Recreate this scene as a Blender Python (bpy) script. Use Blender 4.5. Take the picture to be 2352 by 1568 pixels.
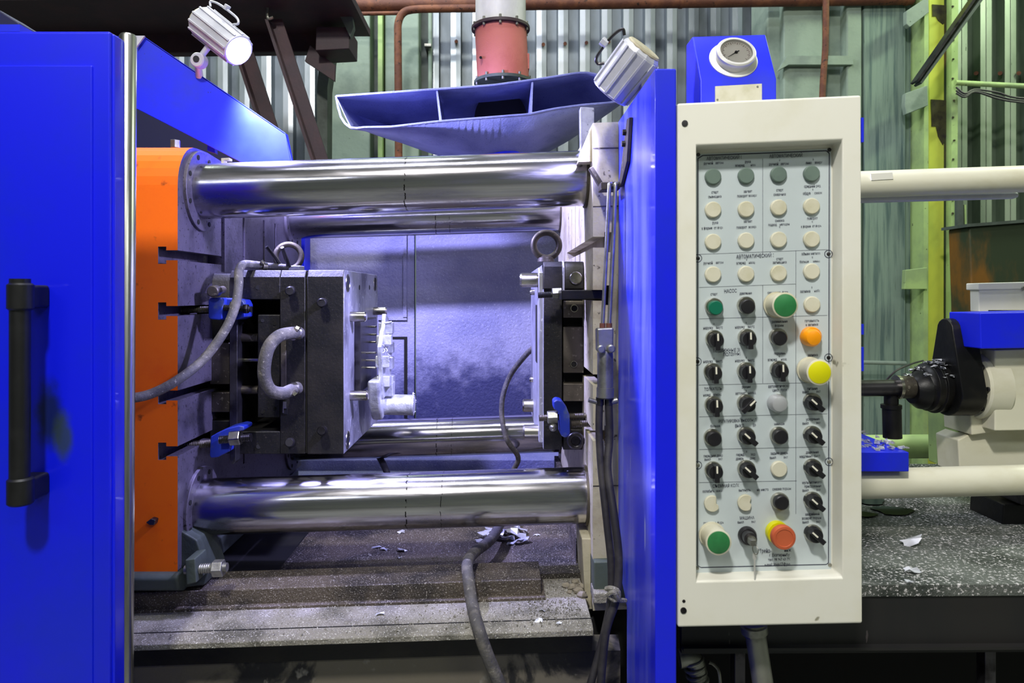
import bpy, bmesh, math, random
from mathutils import Vector, Matrix, noise
random.seed(7)
PI = math.pi
scene = bpy.context.scene
col = scene.collection
for o in list(bpy.data.objects): bpy.data.objects.remove(o)

# ------------------------------------------------------------ camera, world, lights, exposure
F, VX, VY, H = 1650.0, 1150.0, 674.0, 1.5      # focal length and eye point of the photograph, eye height in metres
def P(px, py, D): return Vector(((px-VX)*D/F, D, H+(VY-py)*D/F))
cd = bpy.data.cameras.new('camera'); cam = bpy.data.objects.new('camera', cd); col.objects.link(cam)
cam.location = (0, 0, H); cam.rotation_euler = (PI/2, 0, 0)
cd.sensor_width = 36; cd.lens = 36*F/2352; cd.shift_x = (1176-VX)/2352; cd.shift_y = -(784-VY)/2352
cd.clip_start = .05; cd.dof.use_dof = True; cd.dof.focus_distance = 1.9; cd.dof.aperture_fstop = 6.3
scene.camera = cam
scene.view_settings.view_transform = 'Standard'; scene.view_settings.look = 'None'
scene.view_settings.gamma = 1; scene.view_settings.use_curve_mapping = False
scene.view_settings.exposure = 0.05
w = bpy.data.worlds.new('world'); scene.world = w; w.use_nodes = True
w.node_tree.nodes['Background'].inputs[0].default_value = (.6, .68, .8, 1)
w.node_tree.nodes['Background'].inputs[1].default_value = .3
def light(name, kind, loc, target, energy, color, size=.5, size_y=None, spot=None, blend=.5):
    l = bpy.data.lights.new(name, kind); l.energy = energy; l.color = color
    if kind == 'AREA':
        l.size = size
        if size_y: l.shape = 'RECTANGLE'; l.size_y = size_y
    else: l.shadow_soft_size = size
    if kind == 'SPOT': l.spot_size = spot; l.spot_blend = blend
    o = bpy.data.objects.new(name, l); col.objects.link(o); o.location = loc
    o.rotation_euler = (Vector(target)-Vector(loc)).to_track_quat('-Z', 'Y').to_euler()
    return o
# hall luminaires high overhead, two of them soft fills added from the front
light('hall_and_fill_light', 'AREA', (-.55, -1.0, 4.2), (.3, 1.5, 1.2), 125, (1, .97, .9), .28, .28)
light('hall_and_fill_light', 'AREA', (2.2, -2.9, 4.3), (.3, 1.8, 1.0), 34, (.95, 1, .88), 2.0, .3)  # soft front fill, added to reach the low apron
light('hall_and_fill_light', 'AREA', (-2.6, -2.9, 4.3), (-.5, 1.8, 1.2), 24, (.85, .9, 1), 2.0, .3)  # second soft fill added from the front
light('hall_and_fill_light', 'AREA', (-.2, .9, 5.2), (-.2, 1.9, .8), 60, (.9, .92, 1), 2.6, .25)
# luminaires over the aisle along the rear wall
light('aisle_light', 'AREA', (-.9, 3.0, 4.8), (.5, 4.4, 2.4), 76, (.84, .88, 1), 1.2, .3)
light('aisle_light', 'AREA', (3.9, 2.9, 4.6), (2.6, 4.3, 2.2), 84, (.84, 1, .68), 1.0, .3)
light('aisle_light', 'AREA', (-2.6, 3.2, 4.8), (-1.0, 4.3, 2.2), 42, (.84, 1, .74), 1.2, .3)
# the two work lamps on the machine
LA, LB = P(548, 118, 1.855), Vector((.224, 1.468, 1.910))
light('work_lamp_beam', 'SPOT', LA+Vector((.012, -.006, -.012)), P(1060, 700, 2.1), 185, (.46, .45, 1), .035, spot=math.radians(130), blend=.7)
light('work_lamp_beam', 'SPOT', LB+Vector((-.008, .006, -.010)), LB+Vector((-.74, .47, -.52)), 95, (.50, .49, 1), .035, spot=math.radians(88), blend=.7)

# ------------------------------------------------------------ materials
def hx(h):
    c = [int(h[i:i+2], 16)/255 for i in (0, 2, 4)]
    return tuple((v/12.92 if v <= .04045 else ((v+.055)/1.055)**2.4) for v in c)+(1,)
def M(name, c1, c2=None, rough=.5, metal=0., scale=6., lo=.42, hi=.68, bump=0., bscale=80., stretch=(1, 1, 1),
      speck=None, sscale=90., slo=.62, shi=.68, rough2=None, coat=0., spec=.5, detail=6., emit=None, rings=None, dist=0., patch=None, patch2=None):
    m = bpy.data.materials.new(name); m.use_nodes = True; nt = m.node_tree; N = nt.nodes; L = nt.links
    b = N['Principled BSDF']
    b.inputs['Roughness'].default_value = rough; b.inputs['Metallic'].default_value = metal
    b.inputs['Coat Weight'].default_value = coat; b.inputs['Specular IOR Level'].default_value = spec
    c1 = hx(c1) if isinstance(c1, str) else c1
    b.inputs['Base Color'].default_value = c1
    m.diffuse_color = c1
    tc = N.new('ShaderNodeTexCoord'); mp = N.new('ShaderNodeMapping'); mp.inputs['Scale'].default_value = stretch
    L.new(tc.outputs['Object'], mp.inputs['Vector'])
    def noi(s, det, d=0):
        n = N.new('ShaderNodeTexNoise'); n.inputs['Scale'].default_value = s; n.inputs['Detail'].default_value = det
        n.inputs['Roughness'].default_value = .6; n.inputs['Distortion'].default_value = d
        L.new(mp.outputs[0], n.inputs['Vector']); return n.outputs['Fac']
    def rng(x, a, c):
        r = N.new('ShaderNodeMapRange'); r.interpolation_type = 'SMOOTHSTEP'
        r.inputs[1].default_value = a; r.inputs[2].default_value = c; L.new(x, r.inputs[0]); return r.outputs[0]
    def mix(f, a, c):
        x = N.new('ShaderNodeMix'); x.data_type = 'RGBA'; L.new(f, x.inputs[0])
        for v, i in ((a, 6), (c, 7)):
            if isinstance(v, tuple): x.inputs[i].default_value = v
            else: L.new(v, x.inputs[i])
        return x.outputs[2]
    cur = c1
    if c2:
        f = rng(noi(scale, detail, dist), lo, hi); cur = mix(f, cur, hx(c2))
        if rough2 is not None:
            r = N.new('ShaderNodeMapRange'); r.inputs[3].default_value = rough; r.inputs[4].default_value = rough2
            L.new(f, r.inputs[0]); L.new(r.outputs[0], b.inputs['Roughness'])
    if speck:
        cur = mix(rng(noi(sscale, 3), slo, shi), cur, hx(speck))
    def math_(op, a, c=None, d=None):
        n = N.new('ShaderNodeMath'); n.operation = op
        for i, v in enumerate((a, c, d)):
            if v is None: continue
            if isinstance(v, (int, float)): n.inputs[i].default_value = v
            else: L.new(v, n.inputs[i])
        return n.outputs[0]
    if rings:
        sx = N.new('ShaderNodeSeparateXYZ'); L.new(tc.outputs['Object'], sx.inputs[0])
        wob = math_('MULTIPLY', math_('SUBTRACT', noi(14, 4), .5), .02)
        acc = None
        for x0, wd in rings:
            d = math_('ABSOLUTE', math_('SUBTRACT', math_('ADD', sx.outputs[0], wob), x0))
            k = rng(d, wd, wd*.3)
            acc = k if acc is None else math_('MAXIMUM', acc, k)
        brk = rng(noi(30, 2), .42, .5)
        cur = mix(math_('MULTIPLY', acc, brk), cur, (.02, .018, .02, 1))
    for pt in (patch, patch2):
        if pt:   # an irregular patch, used to paint shade and a reflection: (x, y, z, rx, ry, rz, colour)
            v = N.new('ShaderNodeVectorMath'); v.operation = 'SUBTRACT'; L.new(tc.outputs['Object'], v.inputs[0]); v.inputs[1].default_value = pt[0:3]
            v2 = N.new('ShaderNodeVectorMath'); v2.operation = 'DIVIDE'; L.new(v.outputs[0], v2.inputs[0]); v2.inputs[1].default_value = pt[3:6]
            ln = N.new('ShaderNodeVectorMath'); ln.operation = 'LENGTH'; L.new(v2.outputs[0], ln.inputs[0])
            dd = math_('ADD', ln.outputs['Value'], math_('MULTIPLY', math_('SUBTRACT', noi(18, 4), .5), 1.0))
            cur = mix(math_('MULTIPLY', rng(dd, 1.15, .5), pt[7] if len(pt) > 7 else .9), cur, hx(pt[6]))
    if not isinstance(cur, tuple): L.new(cur, b.inputs['Base Color'])
    if bump:
        bp = N.new('ShaderNodeBump'); bp.inputs['Strength'].default_value = min(1, bump); bp.inputs['Distance'].default_value = .004
        L.new(noi(bscale, 4), bp.inputs['Height']); L.new(bp.outputs[0], b.inputs['Normal'])
    if emit:
        b.inputs['Emission Color'].default_value = hx(emit[0]); b.inputs['Emission Strength'].default_value = emit[1]
    return m
K = {}
K['door_blue'] = M('blue_door_paint', '0414e8', '0822d2', rough=.38, scale=3, lo=.4, hi=.7, coat=.2)
K['blue'] = M('blue_paint', '0a1ee6', '1a2ccc', rough=.42, scale=5, speck='050d60', sscale=60, slo=.72, shi=.76)
K['blue_glossy'] = M('blue_paint_with_sheen', '2230ee', '6e78fa', rough=.3, scale=4, lo=.38, hi=.7, stretch=(3, 3, .4), speck='b4bcf4', sscale=12, slo=.66, shi=.8)  # lavender streaks paint reflected highlights and dust haze on the sheet
K['panel_blue'] = M('dusty_shaded_blue_sheet', '6e7098', '8c8caa', rough=.7, scale=3, lo=.3, hi=.62, bump=1., bscale=90, speck='aaacc4', sscale=230, slo=.6, shi=.7, patch=(-.02, 0, .06, .50, .6, .30, '141a50', .93))  # dusty blue; the navy ellipse paints soft shade low on the panel
K['orange'] = M('orange_paint', 'ff7000', 'f86200', rough=.55, scale=7, lo=.5, hi=.75, speck='8a3a08', sscale=24, slo=.66, shi=.78, spec=.3)
K['platen_steel'] = M('machined_steel_face', '5e5866', '3c3842', rough=.5, metal=.4, scale=9, bump=.15, bscale=150, speck='2c2a30', sscale=120, slo=.6, shi=.66)
K['cream'] = M('cream_machine_paint', 'b4ad96', '948a72', rough=.6, scale=12, lo=.46, hi=.7, bump=.3, bscale=60, speck='5a5446', sscale=60, slo=.64, shi=.72)
K['cream_clean'] = M('cream_enamel', 'e3e1d6', 'dcd9c8', rough=.4, scale=5, speck='8a8672', sscale=20, slo=.73, shi=.78)
K['tube_cream'] = M('cream_tube_paint', 'dedbc6', 'cfcaae', rough=.35, scale=8, speck='5c5a48', sscale=45, slo=.72, shi=.76, stretch=(.5, 1, 1))
K['dark_steel'] = M('dark_mould_steel', '0f0f11', '24211e', rough=.5, metal=.2, scale=9, lo=.4, hi=.7, bump=.2, bscale=120, speck='34302c', sscale=260, slo=.6, shi=.7)
K['black_steel'] = M('black_oiled_steel', '121215', '24221f', rough=.42, metal=.4, scale=10, bump=.15)
K['mid_steel'] = M('worn_brown_steel', '5c564c', '3c3731', rough=.5, metal=.6, scale=8, bump=.2, speck='7c766a', sscale=90)
K['face_steel'] = M('lit_silvery_mould_face', 'a0a0ac', '62626e', rough=.45, metal=.3, scale=10, stretch=(1, 1, .6), bump=.25, bscale=80, speck='ccccd4', sscale=90)  # parting faces coloured lighter than the mould steel, for the lamp light
K['bright'] = M('bright_steel', 'c8c4b8', '98948a', rough=.25, metal=1., scale=20)
K['zinc'] = M('zinc_plated_steel', '9c9c94', '6e6e68', rough=.4, metal=.8, scale=16, bump=.15)
K['bolt_dark'] = M('dark_bolt_steel', '4c4a4e', '2a282a', rough=.35, metal=.8, scale=20)
K['pole'] = M('brushed_tube_steel', 'b4b4b0', '8e8e8a', rough=.3, metal=1., scale=10, stretch=(6, 6, .4))
K['alu'] = M('cast_aluminium', 'd4d6dc', 'a2a4b0', rough=.45, metal=.5, scale=25, bump=.6, bscale=60)
K['white_alu'] = M('pale_grey_lamp_enamel', 'c9cad4', 'b8b9c4', rough=.4, metal=.2, scale=10, speck='8c7c60', sscale=20, slo=.74, shi=.8)
K['lens'] = M('lit_lamp_lens', 'ffffff', rough=.3, emit=('eaf0ff', 18))
K['lens_b'] = M('lit_lamp_lens_away', 'ffffff', rough=.3, emit=('dfe4ff', 8))
K['hood'] = M('galvanised_hood_sheet', '6c729a', '545a84', rough=.5, metal=.25, scale=7, bump=.35, bscale=160, speck='3c4264', sscale=220, slo=.62, shi=.72)
K['duct'] = M('white_duct_paint', 'd2d2d4', 'b9b9bd', rough=.5, scale=7, speck='6e5a46', sscale=22, slo=.68, shi=.72, stretch=(1, 1, .5))
K['red'] = M('red_oxide_primer', 'b4655e', 'a65750', rough=.7, scale=6, bump=.25, bscale=200)
K['rust'] = M('rusty_pipe', '5c3426', '7a4a30', rough=.75, scale=12, bump=.4, bscale=70, speck='2c1a14', sscale=40)
K['brown'] = M('brown_beam_paint', '32222a', '40282e', rough=.6, scale=8, bump=.15, speck='5a4040', sscale=50, slo=.72, shi=.78)
K['grey_beam'] = M('grey_green_steel', '4a544e', '303833', rough=.6, scale=6, bump=.2)
K['black_rubber'] = M('black_plastic', '101012', '18181a', rough=.42, scale=30)
K['hose'] = M('dusty_grey_hose', '4c4a4a', '6c6862', rough=.7, scale=30, bump=.4, bscale=150, speck='8c8880', sscale=120, slo=.62, shi=.7)
K['cable'] = M('black_cable', '26242a', '3e3b3c', rough=.55, scale=18, bump=.2)
K['dust'] = M('dusty_oily_bed', '554c40', '2a2622', rough=.65, scale=5, lo=.42, hi=.6, bump=1., bscale=150, speck='b2aca4', sscale=300, slo=.58, shi=.66)
K['dust_light'] = M('grey_metal_dust', '8e8a80', '57554c', rough=.8, scale=9, lo=.42, hi=.68, bump=1., bscale=200, speck='dcdad4', sscale=330, slo=.57, shi=.68)
K['apron'] = M('stained_dark_apron', '6a6458', '1b1a1c', rough=.6, scale=5, lo=.47, hi=.56, bump=.25, speck='86827a', sscale=26, slo=.62, shi=.75, stretch=(1, 1, .8), dist=.8)
K['table'] = M('flaked_table_top', '5c605c', '262c28', rough=.6, scale=5, lo=.4, hi=.62, bump=.9, bscale=140, speck='d4d0d2', sscale=170, slo=.54, shi=.66)
K['table_edge'] = M('black_table_side', '151619', '1f1d1d', rough=.6, scale=5, speck='4a4446', sscale=60, slo=.72, shi=.76, stretch=(1, 1, .3))
K['galv'] = M('galvanised_wall_sheet', 'b4bac2', '8e969c', rough=.36, metal=.75, scale=3, speck='4c5450', sscale=60, slo=.72, shi=.78, stretch=(1, 1, .35))
K['galv2'] = M('green_grey_wall_sheet', 'b2beae', '8a9a88', rough=.4, metal=.6, scale=3, speck='38463a', sscale=50, slo=.68, shi=.76, stretch=(1, 1, .3))
K['concrete'] = M('painted_concrete', '8c9c8e', '74847a', rough=.8, scale=4, bump=.35, bscale=45, speck='4c564c', sscale=36, slo=.7, shi=.76)
K['wood'] = M('weathered_board', '7c9084', '4c6260', rough=.8, scale=7, stretch=(5, 5, .25), bump=.4, bscale=40, speck='3c4a3e', sscale=40, slo=.64, shi=.74)
K['yellow'] = M('yellow_green_column_paint', 'ccd450', 'b2c050', rough=.6, scale=4, bump=.15, speck='5a5826', sscale=16, slo=.7, shi=.8, stretch=(1, 1, .5))
K['yellow_green'] = M('pale_green_flange', 'a4bf7a', '8aa070', rough=.6, scale=5, speck='4c5034', sscale=30, slo=.68, shi=.74)
K['burnt'] = M('scorched_paint', '3c3a1e', '231c18', rough=.8, scale=20, bump=.5)
K['tank'] = M('rusty_dark_tank', '2e3a26', '7a5218', rough=.6, metal=.2, scale=3.2, lo=.5, hi=.68, stretch=(1.4, 1, .5), bump=.1)
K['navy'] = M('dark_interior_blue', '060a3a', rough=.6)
K['void'] = M('void_black', '070708', rough=.9)  # flat black paints the darkness inside bores, gaps and hollows
K['plate'] = M('pale_grey_face_plate', 'c0cace', 'b8c2c4', rough=.35, scale=3, speck='9a9a8c', sscale=30, slo=.75, shi=.82)
K['print'] = M('dark_print', '1c1e3a', rough=.6)
K['plug'] = M('cream_blank_plug', 'd4d0bc', 'c4bfa4', rough=.5, scale=16)
K['plug_grey'] = M('grey_green_plug', '66786f', '5c6c66', rough=.5, scale=20)
K['btn_black'] = M('black_button', '17161c', '201f22', rough=.4, scale=40)
K['btn_green'] = M('dark_green_button', '0a6a50', rough=.35)
K['btn_green2'] = M('green_button', '2f7c46', '2a703e', rough=.4, scale=40)
K['btn_orange'] = M('amber_indicator', 'f59a06', rough=.35)
K['btn_yellow'] = M('yellow_button', 'd8d400', rough=.4)
K['btn_red'] = M('faded_red_mushroom', 'c05c38', 'b25030', rough=.5, scale=30)
K['btn_silver'] = M('silver_button', 'b6b8bc', rough=.3, metal=.3)
K['white_mark'] = M('white_pointer', 'e8e4d4', rough=.5)
K['gaugeface'] = M('gauge_dial', 'f2ece0', rough=.5, emit=None)
K['floor'] = M('concrete_floor', '8a8c86', '6a6c66', rough=.8, scale=3, bump=.2)
K['shell'] = M('hall_wall_paint', 'a4a89c', '8c9088', rough=.8, scale=1.5)
K['stone'] = M('crumbled_slag', '8c8474', '5e5a52', rough=.85, scale=20, bump=.8)
K['satin'] = M('satin_rim', 'd8d6d2', rough=.4, metal=.5)
K['clamp_blue'] = M('worn_blue_clamp_paint', '182c96', '46527c', rough=.45, scale=30, lo=.5, hi=.7)
K['top_plate'] = M('dusty_lilac_plate', '9698b0', '70728e', rough=.6, scale=30, speck='4a4c64', sscale=90)
K['galv_dirt'] = M('shaded_sheet_trough', '7c858c', '545c60', rough=.45, metal=.45, scale=3, stretch=(1, 1, .35))  # darker copy of the sheet, paints the shade in the troughs
K['galv2_dirt'] = M('shaded_green_sheet_trough', '6c7c6a', '465446', rough=.5, metal=.3, scale=3, stretch=(1, 1, .3))  # same painted trough shade for the green sheet
K['ledge_blue'] = M('dusty_blue_ledge', '5c6090', '8082a4', rough=.7, scale=5, lo=.3, hi=.62, bump=1., bscale=120, speck='aaacc4', sscale=230)
gl = bpy.data.materials.new('gauge_glass'); gl.use_nodes = True
b = gl.node_tree.nodes['Principled BSDF']; b.inputs['Roughness'].default_value = .03; b.inputs['Transmission Weight'].default_value = 1.; b.inputs['IOR'].default_value = 1.1
K['glass'] = gl

# ------------------------------------------------------------ geometry helpers
class MB:
    def __init__(s): s.v = []; s.f = []; s.m = []
    def add(s, vs, fs, m=0):
        n = len(s.v); s.v += [Vector(q) for q in vs]; s.f += [tuple(i+n for i in q) for q in fs]; s.m += [m]*len(fs); return s
    def prism(s, front, back, m=0):
        n = len(front)
        return s.add(list(front)+list(back), [tuple(range(n)), tuple(range(2*n-1, n-1, -1))]+[(i, i+n, (i+1) % n+n, (i+1) % n) for i in range(n)], m)
    def pr(s, pts, D0, D1, m=0):                 # outline in picture pixels at distance D0, run straight back to D1
        a = [P(x, y, D0) for x, y in pts]; return s.prism(a, [Vector((q.x, D1, q.z)) for q in a], m)
    def bx(s, x0, y0, x1, y1, D0, D1, sl=-.033, m=0):
        d = sl*(x1-x0); return s.pr([(x0, y0), (x1, y0+d), (x1, y1+d), (x0, y1)], D0, D1, m)
    def px(s, prof, X0, X1, sl=0, m=0):          # outline of (y, z) metres, run along x
        a = [Vector((X0, y, z)) for y, z in prof]; return s.prism(a, [Vector((X1, y, z+sl*(X1-X0))) for y, z in prof], m)
    def box(s, a, b, m=0):
        (x0, y0, z0), (x1, y1, z1) = a, b
        return s.prism([Vector(q) for q in ((x0, y0, z0), (x1, y0, z0), (x1, y0, z1), (x0, y0, z1))], [Vector(q) for q in ((x0, y1, z0), (x1, y1, z0), (x1, y1, z1), (x0, y1, z1))], m)
    def cy(s, a, b, r, r2=None, n=24, m=0, rot=0):
        a = Vector(a); b = Vector(b); r2 = r if r2 is None else r2; d = (b-a).normalized()
        u = d.orthogonal().normalized() if abs(d.x) < .9 else Vector((0, 0, 1)).cross(d).normalized()
        w_ = d.cross(u)
        A = [a+(u*math.cos(t)+w_*math.sin(t))*r for t in [2*PI*i/n+rot for i in range(n)]]
        B = [b+(u*math.cos(t)+w_*math.sin(t))*r2 for t in [2*PI*i/n+rot for i in range(n)]]
        return s.prism(A, B, m)
    def lathe(s, a, d, prof, n=24, m=0):         # prof of (along, radius) from point a in direction d
        a = Vector(a); d = Vector(d).normalized(); u = d.orthogonal().normalized(); w_ = d.cross(u)
        vs = []; fs = []
        for h, r in prof:
            vs += [a+d*h+(u*math.cos(2*PI*i/n)+w_*math.sin(2*PI*i/n))*r for i in range(n)]
        for k in range(len(prof)-1):
            fs += [(k*n+i, k*n+(i+1) % n, (k+1)*n+(i+1) % n, (k+1)*n+i) for i in range(n)]
        fs += [tuple(range(n-1, -1, -1)), tuple(range((len(prof)-1)*n, len(prof)*n))]
        return s.add(vs, fs, m)
    def tor(s, c, ax, R, r, n=32, k=12, m=0):
        c = Vector(c); ax = Vector(ax).normalized(); u = ax.orthogonal().normalized(); w_ = ax.cross(u); vs = []
        for i in range(n):
            e = u*math.cos(2*PI*i/n)+w_*math.sin(2*PI*i/n)
            vs += [c+e*(R+r*math.cos(2*PI*j/k))+ax*(r*math.sin(2*PI*j/k)) for j in range(k)]
        return s.add(vs, [(i*k+j, i*k+(j+1) % k, ((i+1) % n)*k+(j+1) % k, ((i+1) % n)*k+j) for i in range(n) for j in range(k)], m)
    def tube(s, pts, r, n=12, sub=8, m=0):
        pts = [Vector(q) for q in pts]; q = [pts[0]*2-pts[1]]+pts+[pts[-1]*2-pts[-2]]; path = []
        for i in range(1, len(q)-2):
            for k in range(sub if len(pts) > 2 else 1):
                t = k/sub; a, b, c, d = q[i-1:i+3]
                path.append(.5*((2*b)+(c-a)*t+(2*a-5*b+4*c-d)*t*t+(3*b-a-3*c+d)*t**3))
        path.append(pts[-1]); vs = []; up = None
        for i, p in enumerate(path):
            t = (path[min(i+1, len(path)-1)]-path[max(i-1, 0)]).normalized()
            up = t.orthogonal().normalized() if up is None else (up-t*up.dot(t)).normalized(); w_ = t.cross(up)
            rr = r(i/(len(path)-1)) if callable(r) else r
            vs += [p+(up*math.cos(2*PI*j/n)+w_*math.sin(2*PI*j/n))*rr for j in range(n)]
        fs = [(i*n+j, i*n+(j+1) % n, (i+1)*n+(j+1) % n, (i+1)*n+j) for i in range(len(path)-1) for j in range(n)]
        fs += [tuple(range(n-1, -1, -1)), tuple(range(len(vs)-n, len(vs)))]
        return s.add(vs, fs, m)
    def hexa(s, a, b, r, m=0, rot=0): return s.cy(a, b, r, n=6, m=m, rot=rot)
def build(name, mb, mats, root=None, parent=None, bevel=0, smooth=35, seg=2):
    L0 = root.location if root else None
    if L0 is None:
        xs = [v.x for v in mb.v]; ys = [v.y for v in mb.v]; zs = [v.z for v in mb.v]
        L0 = Vector(((min(xs)+max(xs))/2, (min(ys)+max(ys))/2, min(zs)))
    me = bpy.data.meshes.new(name); me.from_pydata([v-L0 for v in mb.v], [], mb.f)
    for q in (mats if isinstance(mats, (list, tuple)) else [mats]): me.materials.append(K[q] if isinstance(q, str) else q)
    for p, mi in zip(me.polygons, mb.m): p.material_index = mi
    bm = bmesh.new(); bm.from_mesh(me); bmesh.ops.recalc_face_normals(bm, faces=bm.faces); bm.to_mesh(me); bm.free()
    for p in me.polygons: p.use_smooth = True
    me.set_sharp_from_angle(angle=math.radians(smooth))
    o = bpy.data.objects.new(name, me); col.objects.link(o)
    if root: o.parent = parent or root
    else: o.location = L0
    if bevel:
        b = o.modifiers.new('bevel', 'BEVEL'); b.width = bevel; b.segments = seg; b.limit_method = 'ANGLE'; b.angle_limit = math.radians(40); b.harden_normals = True
    return o
def thing(name, label, cat, loc, group=None, kind=None):
    o = bpy.data.objects.new(name, None); col.objects.link(o); o.location = loc; o.empty_display_size = .05
    if kind: o['kind'] = kind
    if label: o['label'] = label
    if cat: o['category'] = cat
    if group: o['group'] = group
    return o
def solo(name, mb, mats, label, cat, group=None, **k):
    o = build(name, mb, mats, **k); o['label'] = label; o['category'] = cat
    if group: o['group'] = group
    return o
def struct(name, mb, mats, **k):
    o = build(name, mb, mats, **k); o['kind'] = 'structure'; return o
def cut(o, mb):
    L0 = o.parent.location if o.parent else o.location
    me = bpy.data.meshes.new('cutter'); me.from_pydata([v-L0 for v in mb.v], [], mb.f)
    bm = bmesh.new(); bm.from_mesh(me); bmesh.ops.recalc_face_normals(bm, faces=bm.faces); bm.to_mesh(me); bm.free()
    c = bpy.data.objects.new('cutter', me); col.objects.link(c)
    if o.parent: c.parent = o.parent
    else: c.location = o.location
    md = o.modifiers.new('cut', 'BOOLEAN'); md.operation = 'DIFFERENCE'; md.object = c; md.solver = 'EXACT'; md.use_self = True
    keep = [x for x in o.modifiers if x.type == 'BEVEL']
    for x in keep: x.show_viewport = False
    dg = bpy.context.evaluated_depsgraph_get(); dg.update()
    nm = bpy.data.meshes.new_from_object(o.evaluated_get(dg)); o.modifiers.remove(md); o.data = nm
    for x in keep: x.show_viewport = True
    bpy.data.objects.remove(c)
    for p in nm.polygons: p.use_smooth = False
S = -.033                                             # the machine stands a little out of level
def ZX(py, D): return H+(VY-py)*D/F
def XX(px, D): return (px-VX)*D/F

# ------------------------------------------------------------ the hall
struct('floor', MB().box((-6.2, -3.8, -.1), (5.7, 4.9, 0)), 'floor')
struct('ceiling', MB().box((-6.2, -3.8, 5.6), (5.7, 4.9, 5.7)), 'shell')
struct('wall_left', MB().box((-6.2, -3.6, 0), (-6, 4.6, 5.6)), 'shell')
struct('wall_right', MB().box((5.5, -3.6, 0), (5.7, 4.6, 5.6)), 'shell')
struct('wall_front', MB().box((-6, -3.8, 0), (5.5, -3.6, 5.6)), 'shell')
wb = thing('wall_back', None, None, (0, 4.55, 0), kind='structure')
build('backing', MB().box((-6, 4.56, 0), (5.5, 4.7, 5.6)), 'shell', wb)
def corrugated(x0, x1, D, pitch, dep, mat, flat=.46):
    mb = MB(); pts = []; x = XX(x0, D); X1 = XX(x1, D); p = pitch*D/F
    while x < X1:
        for fx, dy in ((0, 0), (flat*.5, 0), (flat*.5, -.004), (flat*.5+.02, -.004), (flat, 0), (.5, dep), (.5+flat*.6, dep), (.5+flat, dep), (1, 0)):
            if x+fx*p <= X1+.001: pts.append((x+fx*p, D+dy))
        x += p
    n = len(pts); zt, zb = 4.9, .05; vs = []
    for off in (0, .0015):
        vs += [(a, b+off, zb) for a, b in pts]+[(a, b+off, zt) for a, b in pts]
    fs = [(i, i+1, n+i+1, n+i) for i in range(n-1)]+[(2*n+i, 3*n+i, 3*n+i+1, 2*n+i+1) for i in range(n-1)]
    mb.add(vs, fs)
    o = build('corrugated_sheet', mb, [mat, mat+'_dirt'], wb)  # the _dirt copy is the darker sheet that paints trough shade
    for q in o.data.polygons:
        if q.center.y+4.55 > D+dep*.3: q.material_index = 1  # troughs and slopes take the painted shade
    for v in o.data.polygons: v.use_smooth = False
    return o
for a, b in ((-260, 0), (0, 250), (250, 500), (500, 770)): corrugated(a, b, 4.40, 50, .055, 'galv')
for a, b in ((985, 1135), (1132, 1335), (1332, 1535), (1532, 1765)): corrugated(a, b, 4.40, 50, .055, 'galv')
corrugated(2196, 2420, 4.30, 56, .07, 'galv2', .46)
sc = MB(); 
for i, x in enumerate((1050, 1250, 1300, 1349, 1400, 1598, 1648)):
    sc.cy(P(x-2, 95+(i*7) % 9, 4.36), P(x-2, 95+(i*7) % 9, 4.41), .011, n=10)
for x in (2250, 2305, 2348): sc.cy(P(x-8, 168, 4.28), P(x-8, 168, 4.33), .012, n=10)
o = build('sheet_screw_heads', sc, 'rust', wb)
# flat green-grey panels and pilasters left of the corrugated sheet
build('pilaster', MB().pr([(735, -700), (850, -700), (850, 1240), (735, 1240)], 4.28, 4.5), 'concrete', wb, bevel=.01)
build('pilaster', MB().pr([(884, -700), (962, -700), (962, 1240), (884, 1240)], 4.3, 4.5), 'concrete', wb, bevel=.01)
build('pilaster_strip', MB().pr([(868, -700), (878, -700), (878, 1240), (868, 1240)], 4.26, 4.5), 'yellow_green', wb)
build('recess_strip', MB().pr([(850, -700), (990, -700), (990, 1240), (850, 1240)], 4.42, 4.5), 'grey_beam', wb)
build('conduit_clamp', MB().bx(975, 100, 990, 106, 4.3, 4.42, 0), 'zinc', wb)
build('conduit', MB().cy(P(988, -200, 4.34), P(988, 1000, 4.34), .012), 'concrete', wb)

t = thing('concrete_column', 'pale painted concrete column behind the gauge housing, with a rusty pipe before it', 'column', P(1870, 1225, 4.15))
build('shaft', MB().pr([(1762, -700), (1980, -700), (1980, 1240), (1762, 1240)], 4.12, 4.39), 'concrete', t, bevel=.012)
build('rib', MB().pr([(1800, -700), (1890, -700), (1890, 1240), (1800, 1240)], 4.06, 4.13), 'concrete', t, bevel=.01)
build('rib', MB().pr([(1945, -700), (1980, -700), (1980, 1240), (1945, 1240)], 4.04, 4.13), 'concrete', t, bevel=.01)
build('brace_strip', MB().pr([(1790, 160), (1808, 128), (1960, 128), (1960, 148), (1812, 148)], 4.02, 4.06), 'concrete', t)
solo('board_panel', MB().pr([(1984, -700), (2082, -700), (2080, 1240), (1984, 1240)], 4.05, 4.11), 'wood', 'weathered grey-green board panel between the pale column and the yellow steel column', 'panel', bevel=.006)

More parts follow.
